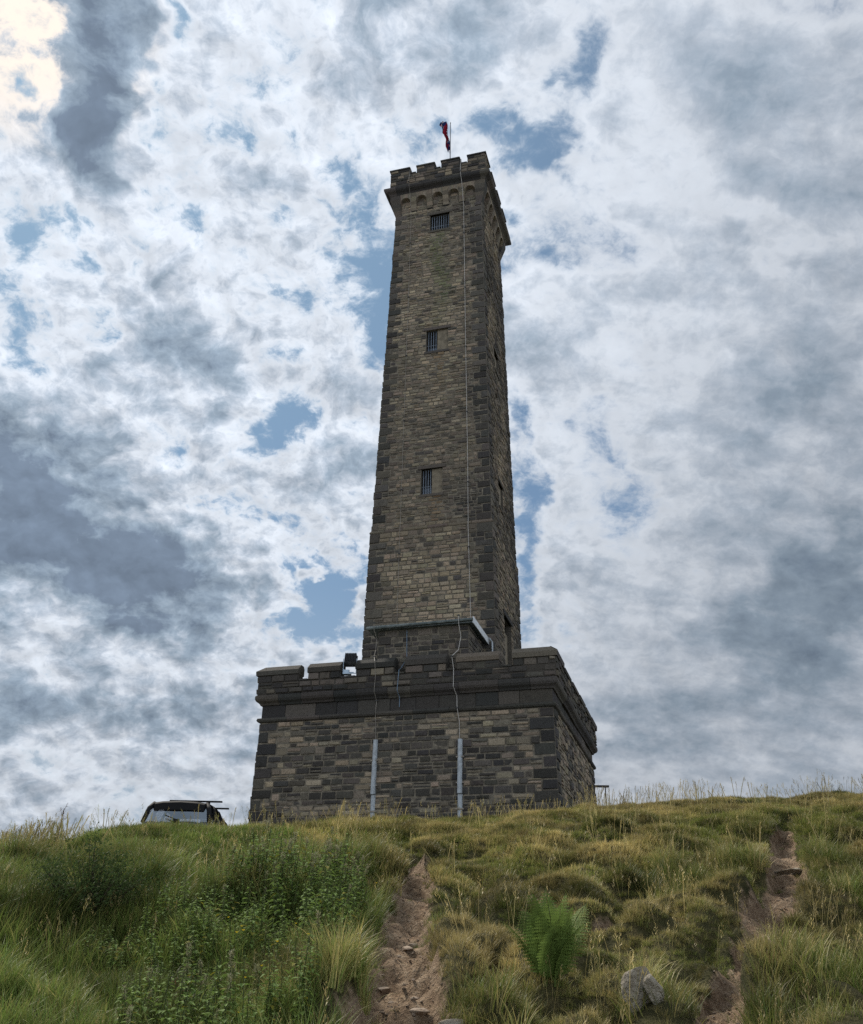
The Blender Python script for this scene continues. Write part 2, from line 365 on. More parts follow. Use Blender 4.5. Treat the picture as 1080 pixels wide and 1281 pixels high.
def sheet(name, qs, m_, kind):
    used, inv = np.unique(qs.ravel(), return_inverse=True); inv = inv.reshape(-1, 4)
    me = bpy.data.meshes.new(name)
    co = np.stack([XX.ravel()[used], YY.ravel()[used], ZZ.ravel()[used]], -1)
    me.vertices.add(len(co)); me.vertices.foreach_set('co', co.ravel().astype(np.float32))
    me.loops.add(inv.size); me.loops.foreach_set('vertex_index', inv.ravel().astype(np.int32))
    me.polygons.add(len(inv)); me.polygons.foreach_set('loop_start', np.arange(0, inv.size, 4, dtype=np.int32))
    me.polygons.foreach_set('use_smooth', np.ones(len(inv), bool))
    at = me.attributes.new('bare', 'FLOAT', 'POINT'); at.data.foreach_set('value', BB.ravel()[used].astype(np.float32))
    me.materials.append(m_); me.update(calc_edges=True); me.validate()
    o = bpy.data.objects.new(name, me); COL.objects.link(o); tag(o, kind=kind); return o
tag(sheet('hillside', quads[fb < .5], M['turf'], 'structure'), 'grassy hillside rising to a flat crest below the stone tower', 'hillside')
tag(sheet('dirt_path', quads[fb >= .5], M['clay'], 'structure'), 'worn reddish dirt tracks climbing the grassy slope', 'path')

# ------------------------------------------------------------------ the stone tower
PHI = R(-16.277); TX, TY = .6216, 42.2326; OX, OY = .159, .043; ZB = 3.0
tower = empty('stone_tower', (TX, TY, ZB), PHI)
tag(tower, 'tall square dark stone tower on a battlemented base at the top of the hill', 'tower')
def L(k, u, d, z, off):                           # side k (0 front, 1 right, 2 back, 3 left), u along it, d out from the axis
    x, y = [(u, -d), (d, u), (-u, d), (-d, -u)][k]
    return (x + off[0], y + off[1], z - ZB)
NO = (0., 0.); SO = (OX, OY)
def jit(c, a=.12):
    k = 1 + rnd.uniform(-a, a); return tuple(max(.01, x * k * (1 + rnd.uniform(-.04, .04))) for x in c)
def stone(B, k, u0, u1, z0, z1, hf, dep, col, off, bev=.022, j=.008):
    """one rough block with a bevelled, slightly uneven face, standing dep proud of the wall plane"""
    b = min(bev, (u1 - u0) * .25, (z1 - z0) * .25)
    r = lambda: rnd.uniform(-j, j)
    o = [(u0, z0), (u1, z0), (u1, z1), (u0, z1)]
    i = [(u0 + b, z0 + b), (u1 - b, z0 + b), (u1 - b, z1 - b), (u0 + b, z1 - b)]
    vs_ = [L(k, u, hf(z) - .05, z, off) for u, z in o] + [L(k, u + r(), hf(z) + dep + r() * 1.6, z + r(), off) for u, z in i]
    mid = L(k, (u0 + u1) / 2 + r() * 3, hf((z0 + z1) / 2) + dep + abs(r()) * 2.4, (z0 + z1) / 2 + r() * 2, off)
    B.poly(vs_ + [mid], [(4, 5, 8), (5, 6, 8), (6, 7, 8), (7, 4, 8), (0, 1, 5, 4), (1, 2, 6, 5), (2, 3, 7, 6), (3, 0, 4, 7)], col, 0)
def core(B, k, z0, z1, hf, off, ops, umin=None, umax=None, deep=.45, back=True):
    us = sorted({-1e3, 1e3} | {o[0] for o in ops} | {o[1] for o in ops}); zs_ = sorted({z0, z1} | {min(max(o[2], z0), z1) for o in ops} | {min(max(o[3], z0), z1) for o in ops})
    cl = lambda u, z: max(-hf(z) if umin is None else umin, min(hf(z) if umax is None else umax, u))
    for a, b in zip(us, us[1:]):
        for c, d in zip(zs_, zs_[1:]):
            mu = (max(a, -hf(c)) + min(b, hf(c))) / 2
            if any(o[0] < mu < o[1] and o[2] < (c + d) / 2 < o[3] for o in ops): continue
            B.face([L(k, cl(a, c), hf(c), c, off), L(k, cl(b, c), hf(c), c, off), L(k, cl(b, d), hf(d), d, off), L(k, cl(a, d), hf(d), d, off)], (.1, .1, .1), 1)
    for a, b, c, d in ops:                        # reveals and a closed back
        q = [(a, c), (b, c), (b, d), (a, d)]
        fr = [L(k, u, hf(z), z, off) for u, z in q]; bk = [L(k, u, hf(z) - deep, z, off) for u, z in q]
        for i in range(4):
            B.face([fr[i], fr[(i + 1) % 4], bk[(i + 1) % 4], bk[i]], (.09, .08, .065), 0)
def masonry(B, k, z0, z1, hf, off, course, length, tone, ops=(), quoin=None, umin=None, umax=None, split=.12, gap=.009, dep=(0., .04), docore=True):
    if docore: core(B, k, z0, z1, hf, off, list(ops), umin, umax)
    E0 = lambda z: -hf(z) if umin is None else umin
    E1 = lambda z: hf(z) if umax is None else umax
    qs = []
    if quoin:
        z = z0; i = rnd.randint(0, 1)
        while z < z1 - .05:
            hgt = min(rnd.uniform(*quoin['h']), z1 - z)
            if z1 - z - hgt < .15: hgt = z1 - z
            i += 1; wl = (quoin['long'] if (i + k) % 2 else quoin['short']) * rnd.uniform(.85, 1.15); wr = (quoin['short'] if (i + k) % 2 else quoin['long']) * rnd.uniform(.85, 1.15)
            if k % 2: wl, wr = wr, wl
            qs.append((z, z + hgt, wl, wr))
            for (a, b) in ((E0(z), E0(z) + wl), (E1(z) - wr, E1(z))):
                stone(B, k, a + (gap if a > E0(z) else -.0), b - (gap if b < E1(z) else 0), z + gap, z + hgt - gap, hf, rnd.uniform(.02, .05), tone((a + b) / 2, z + hgt / 2, 1, k), off, .03, .012)
            z += hgt
    z = z0
    while z < z1 - .03:
        hgt = rnd.uniform(*course)
        if z1 - z - hgt < course[0] * .7: hgt = z1 - z
        zm = z + hgt / 2; lo, hi = E0(zm), E1(zm)
        for a, b, wl, wr in qs:
            if a <= zm < b: lo += wl; hi -= wr
        segs = [(lo, hi)]
        for a, b, c, d in ops:
            if c < zm < d or (c < z + hgt * .75 and d > z + hgt * .25):
                n_ = []
                for p, q in segs:
                    if b <= p or a >= q: n_.append((p, q)); continue
                    if a - p > .04: n_.append((p, a))
                    if q - b > .04: n_.append((b, q))
                segs = n_
        for p, q in segs:
            u = p
            while u < q - .01:
                ln = rnd.uniform(*length)
                if q - u - ln < length[0] * .7: ln = q - u
                two = rnd.random() < split and hgt > course[0] * 1.2
                parts_ = [(z, z + hgt * rnd.uniform(.42, .58))] if two else [(z, z + hgt)]
                if two: parts_.append((parts_[0][1], z + hgt))
                for a, b in parts_:
                    stone(B, k, u + gap, u + ln - gap, a + gap, b - gap, hf, rnd.uniform(*dep), tone(u + ln / 2, (a + b) / 2, 0, k, (b - a)), off)
                u += ln
        z += hgt
def ring(B, prof, off, k_list=(0, 1, 2, 3), u0=None, u1=None, blk=(.8, 1.5), tone=None, gap=.006, closed=True):
    """sweeps a profile [(out, z), ...] along the sides in separate blocks, mitred at the corners unless u0/u1 end it square"""
    om = max(p[0] for p in prof)
    for k in k_list:
        a, b = (-om if u0 is None else u0), (om if u1 is None else u1)
        cuts = [a]
        while b - cuts[-1] > blk[1] * 1.3: cuts.append(cuts[-1] + rnd.uniform(*blk))
        cuts.append(b)
        for p, q in zip(cuts, cuts[1:]):
            jx = rnd.uniform(-.02, .02); jz = rnd.uniform(-.006, .006); col = tone() if tone else (.08, .075, .065)
            mL = u0 is None and p == a; mR = u1 is None and q == b
            n_ = len(prof)
            A = [L(k, -o if mL else p + gap, o + (0 if mL or mR else jx), z + (0 if mL or mR else jz), off) for o, z in prof]
            C_ = [L(k, o if mR else q - gap, o + (0 if mL or mR else jx), z + (0 if mL or mR else jz), off) for o, z in prof]
            B.poly(A + C_, [(i, (i + 1) % n_, n_ + (i + 1) % n_, n_ + i) for i in range(n_)] + [tuple(range(n_))[::-1], tuple(range(n_, 2 * n_))], col, 0)
DK = (.042, .040, .038); MD = (.145, .124, .098); BR = (.27, .215, .152); BUFF = (.40, .318, .218); RUST = (.20, .125, .06); MOSS = (.095, .11, .05)
def mix3(a, b, t): return tuple(x + (y - x) * t for x, y in zip(a, b))
def n2d(u, z, s, sd): return float(fbm(np.array([u]), np.array([z]), s, sd, 3)[0])
def tone_podium(u, z, q, k, hgt=.3):
    if q: return jit(mix3(DK, MD, rnd.random() ** 3 * .5), .25)
    f = n2d(u + k * 31, z, 2.6, 41)
    dark_bias = .34 + (f - .5) * 1.5 - (.14 if u < 0 else 0) + (.16 if u > 2.2 else 0) + (.22 if 0 < u < 1.6 else 0) * (k == 0)
    if hgt > .24: dark_bias += .22
    if rnd.random() < dark_bias: return jit(mix3(DK, MD, rnd.random() * .6), .3)
    return jit(mix3(MD, BUFF, rnd.uniform(.05, .62)), .22)
def tone_shaft(u, z, q, k, hgt=.2):
    if q:
        return jit(mix3(DK, MD, rnd.random() * (.75 if u < 0 else .5)), .28)
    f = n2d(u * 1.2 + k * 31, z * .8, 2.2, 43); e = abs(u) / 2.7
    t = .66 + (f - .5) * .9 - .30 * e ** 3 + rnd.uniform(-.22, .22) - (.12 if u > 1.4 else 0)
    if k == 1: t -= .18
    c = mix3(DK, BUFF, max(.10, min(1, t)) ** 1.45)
    if rnd.random() < .07: c = mix3(DK, MD, .4)
    if k == 0:
        m_ = math.exp(-((u - .18 - .25 * math.sin(z)) / .42) ** 2) * max(0, min(1, (37.4 - z) / .6, (z - 29.5) / 4)) * .75
        c = mix3(c, MOSS, m_)
        for (uc, zt, zl) in ((.25, 29.0, 3.0), (.22, 20.6, 2.2)):
            if zt - zl < z < zt: c = mix3(c, RUST, math.exp(-((u - uc) / .26) ** 2) * (1 - (zt - z) / zl) * .7)
    return jit(c, .12)
tdark = lambda: jit(mix3(DK, MD, rnd.random() ** 1.5 * .5), .18)
tmid = lambda: jit(mix3(DK, BR, rnd.uniform(.2, .8)), .2)

pod_h = lambda z: 6.0 + .018 * (9.38 - z)
B = MB()
for k in range(4):
    masonry(B, k, 2.6, 9.28, pod_h, NO, (.17, .33), (.26, .72), tone_podium, quoin=dict(h=(.32, .5), long=.85, short=.5), split=.26, gap=.014, dep=(0, .05))
B.build('base_wall', [M['stone'], M['mortar']], tower)
B = MB()
ring(B, [(5.7, 9.28), (6.03, 9.28), (6.10, 9.31), (6.135, 9.37), (6.11, 9.45), (6.02, 9.48), (5.7, 9.48)], NO, tone=tdark, blk=(1., 2.))
ring(B, [(5.7, 9.48), (5.985, 9.485), (5.985, 9.985), (5.7, 9.99)], NO, tone=tdark, blk=(.7, 1.5), gap=.010)
ring(B, [(5.7, 9.99), (6.05, 9.99), (6.09, 10.06), (6.20, 10.14), (6.24, 10.22), (6.24, 10.34), (6.19, 10.40), (5.7, 10.42)], NO, tone=tdark, blk=(.9, 1.7))
B.build('base_cornice', [M['stone'], M['mortar']], tower)
MERL = {0: [(-6.25, -4.40), (-3.98, -2.56), (-1.90, -.28), (.19, 1.87), (2.29, 3.99), (4.53, 6.25)]}
for k in (1, 2, 3): MERL[k] = [(-6.25, -4.42), (-4.02, -2.36), (-1.96, -.24), (.24, 1.92), (2.32, 4.0), (4.42, 6.25)]
par_h = lambda z: 6.19
B = MB(); BC = MB()
for k in range(4):
    gaps = [(a[1], b[0]) for a, b in zip(MERL[k], MERL[k][1:])]
    ops = [(a, b, 10.89, 11.4) for a, b in gaps]
    masonry(B, k, 10.42, 11.20, par_h, NO, (.2, .28), (.35, .75), lambda u, z, q, kk, hgt=.2: jit(mix3(DK, MD, rnd.random() ** 1.6 * .8), .25) if rnd.random() < .97 else jit(mix3(MD, BR, .3), .2), ops=ops, split=.2, gap=.012, docore=False, dep=(0, .07))
    ring(B, [(5.74, 10.42), (6.185, 10.42), (6.185, 10.89), (5.74, 10.89)], NO, (k,), blk=(20, 30), tone=lambda: (.07, .062, .052))
    for i, (a, b) in enumerate(MERL[k]):
        u0 = None if i == 0 else a; u1 = None if i == 5 else b
        def seg(Bx, prof, tn, blk):
            om = max(p[0] for p in prof)
            ring(Bx, prof, NO, (k,), (u0 if u0 is not None else None), (u1 if u1 is not None else None), blk, tn) if (u0 is None) == (u1 is None) else ring2(Bx, prof, k, u0, u1, tn)
        def ring2(Bx, prof, k, u0, u1, tn):
            n_ = len(prof); mL = u0 is None; mR = u1 is None; ua, ub = (a, b)
            A = [L(k, -o if mL else ua, o, z, NO) for o, z in prof]; C_ = [L(k, o if mR else ub, o, z, NO) for o, z in prof]
            Bx.poly(A + C_, [(i_, (i_ + 1) % n_, n_ + (i_ + 1) % n_, n_ + i_) for i_ in range(n_)] + [tuple(range(n_))[::-1], tuple(range(n_, 2 * n_))], tn(), 0)
        seg(B, [(5.745, 10.89), (6.18, 10.89), (6.18, 11.20), (5.745, 11.20)], lambda: (.07, .062, .052), (9, 9))
        dz = rnd.uniform(-.05, .05)
        o_ = [(5.66, 11.205), (6.27, 11.20), (6.285, 11.38 + dz), (6.0, 11.62 + dz), (5.74, 11.62 + dz), (5.66, 11.52)]
        if u0 is not None: a -= .012
        if u1 is not None: b += .012
        u0 = None if i == 0 else a; u1 = None if i == 5 else b
        seg(BC, o_, (lambda: jit(MD, .1)) if k == 0 and i in (4, 5) else tdark, (9, 9))
    for a, b in gaps:
        ring(BC, [(5.66, 10.89), (6.25, 10.892), (6.26, 10.96), (6.1, 10.99), (5.66, 10.99)], NO, (k,), a + .035, b - .035, (9, 9), tdark)
pw = B.build('base_parapet', [M['stone'], M['mortar']], tower)
BC.build('coping', [M['stone'], M['mortar']], pw)
B = MB(); B.box(-5.75, 5.75, -5.75, 5.75, 10.3 - ZB, 10.42 - ZB, (.1, .1, .1)); B.build('base_roof', M['lead'], tower)

# shaft
ZS = [10.4, 18.80, 18.98, 38.95, 40.3]; HS = [3.045, 2.955, 2.90, 2.50, 2.475]
def sh(z): return float(np.interp(z, ZS, HS))
W_F = [(-.46, .66, 37.4, 38.58), (-.48, .68, 29.05, 30.42), (-.54, .52, 20.65, 22.05)]
W_S = [(-.65, .30, 28.9, 30.1), (-.98, .02, 20.6, 22.0)]
DOOR = (-1.0, .62, 10.6, 15.0)
B = MB()
for k in range(4):
    ops = {0: W_F, 1: W_S + [DOOR], 2: W_F, 3: W_S}[k]
    lowops = [o for o in ops if o[3] < 18]; upops = [o for o in ops if o[3] > 18]
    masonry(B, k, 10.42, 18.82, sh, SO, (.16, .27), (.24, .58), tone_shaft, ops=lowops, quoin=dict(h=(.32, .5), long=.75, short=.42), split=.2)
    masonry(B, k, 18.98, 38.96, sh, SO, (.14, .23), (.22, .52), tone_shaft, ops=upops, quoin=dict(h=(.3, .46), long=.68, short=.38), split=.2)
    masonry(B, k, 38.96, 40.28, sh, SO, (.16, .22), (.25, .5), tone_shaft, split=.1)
B.build('shaft_wall', [M['stone'], M['mortar']], tower)
B = MB()
ring(B, [(2.6, 18.82), (2.975, 18.82), (2.99, 18.88), (2.915, 19.0), (2.6, 19.0)], SO, tone=tmid, blk=(.6, 1.2))
B.build('string_course', [M['stone'], M['mortar']], tower)
# corbelled arcade under the cornice
B = MB(); ZSP, ZT = 39.74, 40.32; ARC = [-1.88, -.94, 0., .94, 1.88]; AR = .31
fd = lambda z: 2.49 + .30 * min(1, max(0, (z - 38.80) / (40.0 - 38.80)))      # the arcade leans out from the wall
for k in range(4):
    EE = 99.
    edges = [-EE] + [x for c in ARC for x in (c - AR, c + AR)] + [EE]
    cu_ = lambda u, z: max(-fd(z), min(fd(z), u))
    P4 = lambda u, z: L(k, cu_(u, z), fd(z), z, SO)
    for c in ARC:
        N = 8; pts = [(c - AR * math.cos(math.pi * i / N), ZSP + AR * .95 * math.sin(math.pi * i / N)) for i in range(N + 1)]
        for (ua, za), (ub, zb) in zip(pts, pts[1:]):
            col = jit(mix3(MD, BR, rnd.random() * .8), .15)
            B.face([P4(ua, za), P4(ub, zb), P4(ub, ZT), P4(ua, ZT)], col)
            B.face([P4(ua, za), P4(ub, zb), L(k, ub, 2.4, zb, SO), L(k, ua, 2.4, za, SO)], col)
    for i in range(0, len(edges), 2):
        a, b = edges[i], edges[i + 1]; corner = i == 0 or i == len(edges) - 2
        zcuts = [38.80 if corner else 39.15, 39.3, 39.52, ZSP, 40.02, ZT]
        for z0_, z1_ in zip(zcuts, zcuts[1:]):
            col = jit(mix3(DK, BR, rnd.uniform(.3, .75) if not corner else rnd.uniform(0, .3)), .15)
            B.face([P4(a, z0_), P4(b, z0_), P4(b, z1_), P4(a, z1_)], col)
            if z1_ <= ZSP:
                for e in ([b] if i == 0 else [a] if corner else [a, b]):
                    B.face([P4(e, z0_), L(k, e, 2.4, z0_, SO), L(k, e, 2.4, z1_, SO), P4(e, z1_)], col)
        if not corner: B.face([P4(a, 39.15), P4(b, 39.15), L(k, b, 2.44, 39.05, SO), L(k, a, 2.44, 39.05, SO)], jit(DK))
B.build('corbel_table', [M['stone'], M['mortar']], tower, fix=False)
B = MB()
ring(B, [(2.2, ZT), (2.80, ZT), (2.86, 40.40), (3.04, 40.50), (3.10, 40.58), (3.10, 40.72), (2.98, 40.84), (2.2, 40.84)], SO, tone=tdark, blk=(.6, 1.1))
B.build('top_cornice', [M['stone'], M['mortar']], tower)
B = MB(); BC = MB(); TH = lambda z: 2.815
TM = [(-2.84, -1.69), (-1.24, -.19), (.23, 1.29), (1.78, 2.84)]
for k in range(4):
    gaps = [(a[1], b[0]) for a, b in zip(TM, TM[1:])]
    masonry(B, k, 40.84, 42.24, TH, SO, (.2, .3), (.35, .65), lambda u, z, q, kk, hgt=.2: jit(mix3(DK, BR, rnd.random() ** 2 * .9), .25), ops=[(a, b, 41.82, 43) for a, b in gaps], docore=False, gap=.010)
    ring(B, [(2.42, 40.84), (2.81, 40.84), (2.81, 41.82), (2.42, 41.82)], SO, (k,), blk=(20, 30), tone=lambda: (.07, .062, .052))
    for i, (a, b) in enumerate(TM):
        for prof, Bx, tn in (([(2.425, 41.82), (2.808, 41.82), (2.808, 42.24), (2.425, 42.24)], B, (.07, .062, .052)), ([(2.36, 42.24), (2.875, 42.24), (2.875, 42.33), (2.7, 42.43), (2.36, 42.40)], BC, tdark())):
            n_ = 4 if Bx is B else 5; e = 0 if Bx is B else .03
            A = [L(k, -o if i == 0 else a - e, o, z, SO) for o, z in prof]; C_ = [L(k, o if i == 3 else b + e, o, z, SO) for o, z in prof]
            Bx.poly(A + C_, [(q, (q + 1) % n_, n_ + (q + 1) % n_, n_ + q) for q in range(n_)] + [tuple(range(n_))[::-1], tuple(range(n_, 2 * n_))], tn)
    for a, b in gaps:
        ring(BC, [(2.36, 41.82), (2.85, 41.822), (2.85, 41.88), (2.36, 41.90)], SO, (k,), a + .035, b - .035, (9, 9), tdark)
pw = B.build('top_parapet', [M['stone'], M['mortar']], tower)
BC.build('coping', [M['stone'], M['mortar']], pw)
B = MB(); B.box(-2.43 + OX, 2.43 + OX, -2.43 + OY, 2.43 + OY, 40.8 - ZB, 40.9 - ZB); B.build('top_roof', M['lead'], tower)

# windows: dark recess, bars, half of two of them closed by a slab
def window(k, o, open_to, glass_h, bars, slab):
    a, b, c, d = o; hm = sh((c + d) / 2)
    Bw = MB()
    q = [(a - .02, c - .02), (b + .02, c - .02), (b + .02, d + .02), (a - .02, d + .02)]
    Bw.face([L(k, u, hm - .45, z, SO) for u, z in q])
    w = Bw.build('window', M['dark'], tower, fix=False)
    for nm, z0_, z1_, ex in (('lintel', d, d + .17, .16), ('sill', c - .13, c, .08)):
        Bl = MB(); prof = [(hm - .1, z0_), (sh(z0_) + .06, z0_), (sh(z1_) + .06, z1_), (hm - .1, z1_)]
        A = [L(k, a - ex, o_, z, SO) for o_, z in prof]; C_ = [L(k, b + ex, o_, z, SO) for o_, z in prof]
        Bl.poly(A + C_, [(i, (i + 1) % 4, 4 + (i + 1) % 4, 4 + i) for i in range(4)] + [(3, 2, 1, 0), (4, 5, 6, 7)], jit(mix3(DK, MD, .5)))
        Bl.build(nm, M['stone'], w)
    if bars:
        Bb = MB()
        for i in range(bars):
            u = a + (open_to - a) * (i + .7) / (bars + .4)
            Bb.tube([L(k, u, hm - .16, c - .02, SO), L(k, u, hm - .16, d + .02, SO)], .021, 6)
        for z in (c + (d - c) * .36,): Bb.tube([L(k, a, hm - .16, z, SO), L(k, open_to, hm - .16, z, SO)], .016, 6)
        Bb.build('bars', M['iron'], w)
    if glass_h:
        Bg = MB(); Bg.face([L(k, u, hm - .30, z, SO) for u, z in ((a, c), (open_to, c), (open_to, c + glass_h), (a, c + glass_h))]); Bg.build('pane', M['glass'], w, fix=False)
    if slab:
        Bs = MB(); x0, x1, y0, y1 = open_to, b, hm - .35, hm - .10
        prof = [(y0, c), (y1, c), (y1, d), (y0, d)]
        A = [L(k, x0, o_, z, SO) for o_, z in prof]; C_ = [L(k, x1, o_, z, SO) for o_, z in prof]
        Bs.poly(A + C_, [(i, (i + 1) % 4, 4 + (i + 1) % 4, 4 + i) for i in range(4)] + [(3, 2, 1, 0), (4, 5, 6, 7)])
        Bs.build('infill_slab', M['slab'], w)
    return w
for k in (0, 2):
    window(k, W_F[0], W_F[0][1], .30, 8, False)
    window(k, W_F[1], .10, .42, 4, True); window(k, W_F[2], -.02, .50, 4, True)
for k in (1, 3):
    for o in W_S: window(k, o, o[0] + .5, .4, 3, True)
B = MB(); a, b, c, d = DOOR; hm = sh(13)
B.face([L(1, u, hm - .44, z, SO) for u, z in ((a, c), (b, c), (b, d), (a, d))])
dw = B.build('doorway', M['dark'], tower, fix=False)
B = MB(); B.box(sh(12) - .30 + OX, sh(12) - .22 + OX, a + .55 + OY, b + OY, c - ZB, d - .5 - ZB); B.build('door', M['slab'], dw)
B = MB()
prof = [(hm - .1, d), (sh(d) + .06, d), (sh(d) + .06, d + .22), (hm - .1, d + .22)]
A = [L(1, a - .2, o_, z, SO) for o_, z in prof]; C_ = [L(1, b + .2, o_, z, SO) for o_, z in prof]
B.poly(A + C_, [(i, (i + 1) % 4, 4 + (i + 1) % 4, 4 + i) for i in range(4)] + [(3, 2, 1, 0), (4, 5, 6, 7)], DK); B.build('lintel', M['stone'], dw)

# low stair-head building with a flat lead roof between the shaft and the front parapet
AX0, AX1, AF, AZ = -1.25, 2.62, 5.50, 12.98
B = MB()
ah = lambda z: AF
masonry(B, 0, 10.42, AZ, ah, NO, (.16, .25), (.28, .6), lambda u, z, q, k, hgt=.2: jit(mix3(DK, MD, rnd.random() * .9), .25) if not q else jit(mix3(DK, MD, .2), .2), umin=AX0, umax=AX1, quoin=dict(h=(.3, .45), long=.5, short=.32), split=.15)
ar = lambda z: AX1
masonry(B, 1, 10.42, AZ, ar, NO, (.16, .25), (.28, .6), lambda u, z, q, k, hgt=.2: jit(mix3(DK, MD, rnd.random()), .25), umin=-AF, umax=-2.9, split=.15)
masonry(B, 3, 10.42, AZ, lambda z: -AX0, NO, (.16, .25), (.28, .6), lambda u, z, q, k, hgt=.2: jit(mix3(DK, MD, rnd.random()), .25), umin=2.9, umax=AF, split=.15)
st = B.build('stair_head', [M['stone'], M['mortar']], tower)
B = MB(); B.box(-1.62, 2.84, -5.76, -2.96, AZ - ZB, AZ + .10 - ZB, (.1, .1, .1)); B.box(-1.66, 2.86, -5.80, -2.96, AZ + .104 - ZB, AZ + .17 - ZB)
B.tube([(-1.68, -5.83, AZ + .06 - ZB), (2.88, -5.83, AZ + .11 - ZB)], .065, 8)
rf = B.build('roof', M['lead'], st)
B = MB(); B.box(2.865, 2.90, -5.84, -2.97, AZ - .06 - ZB, AZ + .22 - ZB); B.build('fascia_board', M['white_board'], rf)
B = MB(); B.tube([(2.95, -3.2, AZ + .16 - ZB), (3.05, -3.06, AZ + .02 - ZB), (3.05, -3.05, AZ - 1.2 - ZB)], .04, 8); B.build('downpipe', M['galv'], st)

# ------------------------------------------------------------------ things fixed to the tower
def tw(x, y, z):                                   # tower coordinates to world
    c, s = math.cos(PHI), math.sin(PHI); return (TX + x * c - y * s, TY + x * s + y * c, z)
def world_build(B, name, m_, loc, parent=None, smooth=False):
    """vertices given in tower coordinates (z absolute) become an object standing at loc"""
    lx = loc if parent is None else parent.location
    B.v = [tuple(np.array(tw(*p)) - np.array(lx)) for p in B.v]
    o = B.build(name, m_, parent, smooth)
    if parent is None: o.location = loc
    return o
def conductor(label, pts, chan, mname='cable', r=.012):
    base = tw(chan[0], -6.15, chan[1]) if chan else tw(*pts[-1])
    e = empty('lightning_conductor', base); tag(e, label, 'cable', 'conductor cables running down the tower')
    B = MB(); P_ = []
    for i, (p, q) in enumerate(zip(pts, pts[1:])):
        p, q = np.array(p), np.array(q); n_ = max(1, int(np.linalg.norm(q - p) / .9))
        for j in range(n_):
            t = p + (q - p) * j / n_; P_.append(t + np.array([rnd.uniform(-.004, .004), -abs(rnd.uniform(0, .004)), 0]))
    P_.append(np.array(pts[-1])); B.tube(P_, r, 6); world_build(B, 'cable', M[mname], base, e)
    for t in P_[2::4]:
        B = MB(); B.box(t[0] - .05, t[0] + .05, t[1] - .02, t[1] + .05, t[2] - .02, t[2] + .02); world_build(B, 'clip', M['black_metal'], base, e)
    if chan:
        B = MB(); u, z0, z1 = chan; f0, f1 = -pod_h(z0) - .05, -pod_h(z1) - .05
        for a, b, y0, y1 in ((u - .085, u - .05, -.05, .10), (u - .05, u + .05, -.075, .10), (u + .05, u + .085, -.05, .10)):
            zm = z0 + (z1 - z0) * .58
            for c, d in ((z0, zm), (zm + .012, z1)):
                B.poly([(x, (f0 if z == c else f1) + y, z) for z in (c, d) for y in (y0, y1) for x in (a, b)], [(0, 2, 3, 1), (4, 5, 7, 6), (0, 1, 5, 4), (1, 3, 7, 5), (3, 2, 6, 7), (2, 0, 4, 6)])
        world_build(B, 'cover_channel', M['galv'], base, e)
        for zb_ in np.arange(z0 + .35, z1 - .1, .95):
            B = MB(); yb = -pod_h(zb_) - .05; B.box(u - .15, u + .15, yb - .082, yb - .0765, zb_ - .025, zb_ + .025)
            B.box(u - .15, u - .09, yb - .0765, yb + .03, zb_ - .025, zb_ + .025); B.box(u + .09, u + .15, yb - .0765, yb + .03, zb_ - .025, zb_ + .025); world_build(B, 'strap', M['old_cable'], base, e)
    return e
sy = lambda z, e=.075: -(sh(z)) + OY - e
zr = AZ + .22
conductor('pale conductor cable down the left of the tower front into a grey channel',
  [(-1.42, -2.40, 42.0), (-1.42, -2.93, 42.0), (-1.42, -3.18, 40.8), (-1.40, -2.90, 40.2), (-1.40, sy(38.7), 38.7), (-1.36, sy(30), 30), (-1.33, sy(22), 22), (-1.30, sy(19.1, .12), 19.1), (-1.30, sy(18.7), 18.7), (-1.28, sy(13.4), 13.4), (-1.28, -3.2, zr), (-1.30, -5.95, zr + .03), (-1.28, -5.98, 12.9), (-1.22, -5.75, 12.6), (-1.25, -5.78, 12.1), (-1.22, -6.0, 11.75), (-1.05, -6.38, 11.45), (-1.02, -6.30, 10.9), (-1.04, -6.34, 10.2), (-1.0, -6.08, 9.9), (-1.0, -6.20, 9.4), (-.99, -6.10, 8.9), (-.97, -6.08, 8.25)], (-.97, 3.4, 8.35), 'old_cable', .011)
conductor('pale conductor cable down the right of the tower front into a grey channel',
  [(1.60, -2.40, 42.0), (1.60, -2.93, 42.0), (1.62, -3.18, 40.8), (1.64, -2.90, 40.2), (1.66, sy(38.7), 38.7), (1.80, sy(30), 30), (1.94, sy(22), 22), (1.98, sy(19.1, .12), 19.1), (1.98, sy(18.7), 18.7), (2.12, sy(13.4), 13.4), (2.12, -3.2, zr), (2.30, -5.95, zr + .06), (2.32, -5.98, 12.9), (2.36, -5.78, 12.4), (2.34, -6.1, 11.75), (2.14, -6.36, 11.42), (2.20, -6.30, 10.9), (2.20, -6.34, 10.2), (2.28, -6.08, 9.9), (2.32, -6.20, 9.4), (2.38, -6.10, 8.9), (2.40, -6.08, 8.1)], (2.42, 3.4, 8.22))
conductor('short thin blue grey cable hanging over the base parapet between the two conductor cables',
  [(.02, -5.60, 12.9), (.05, -5.60, 11.7), (.0, -6.2, 11.12), (-.03, -6.33, 11.02), (-.08, -6.30, 10.5), (-.08, -6.34, 10.2), (-.06, -6.06, 9.95), (-.06, -6.06, 9.6)], None, 'blue_cable', .013)

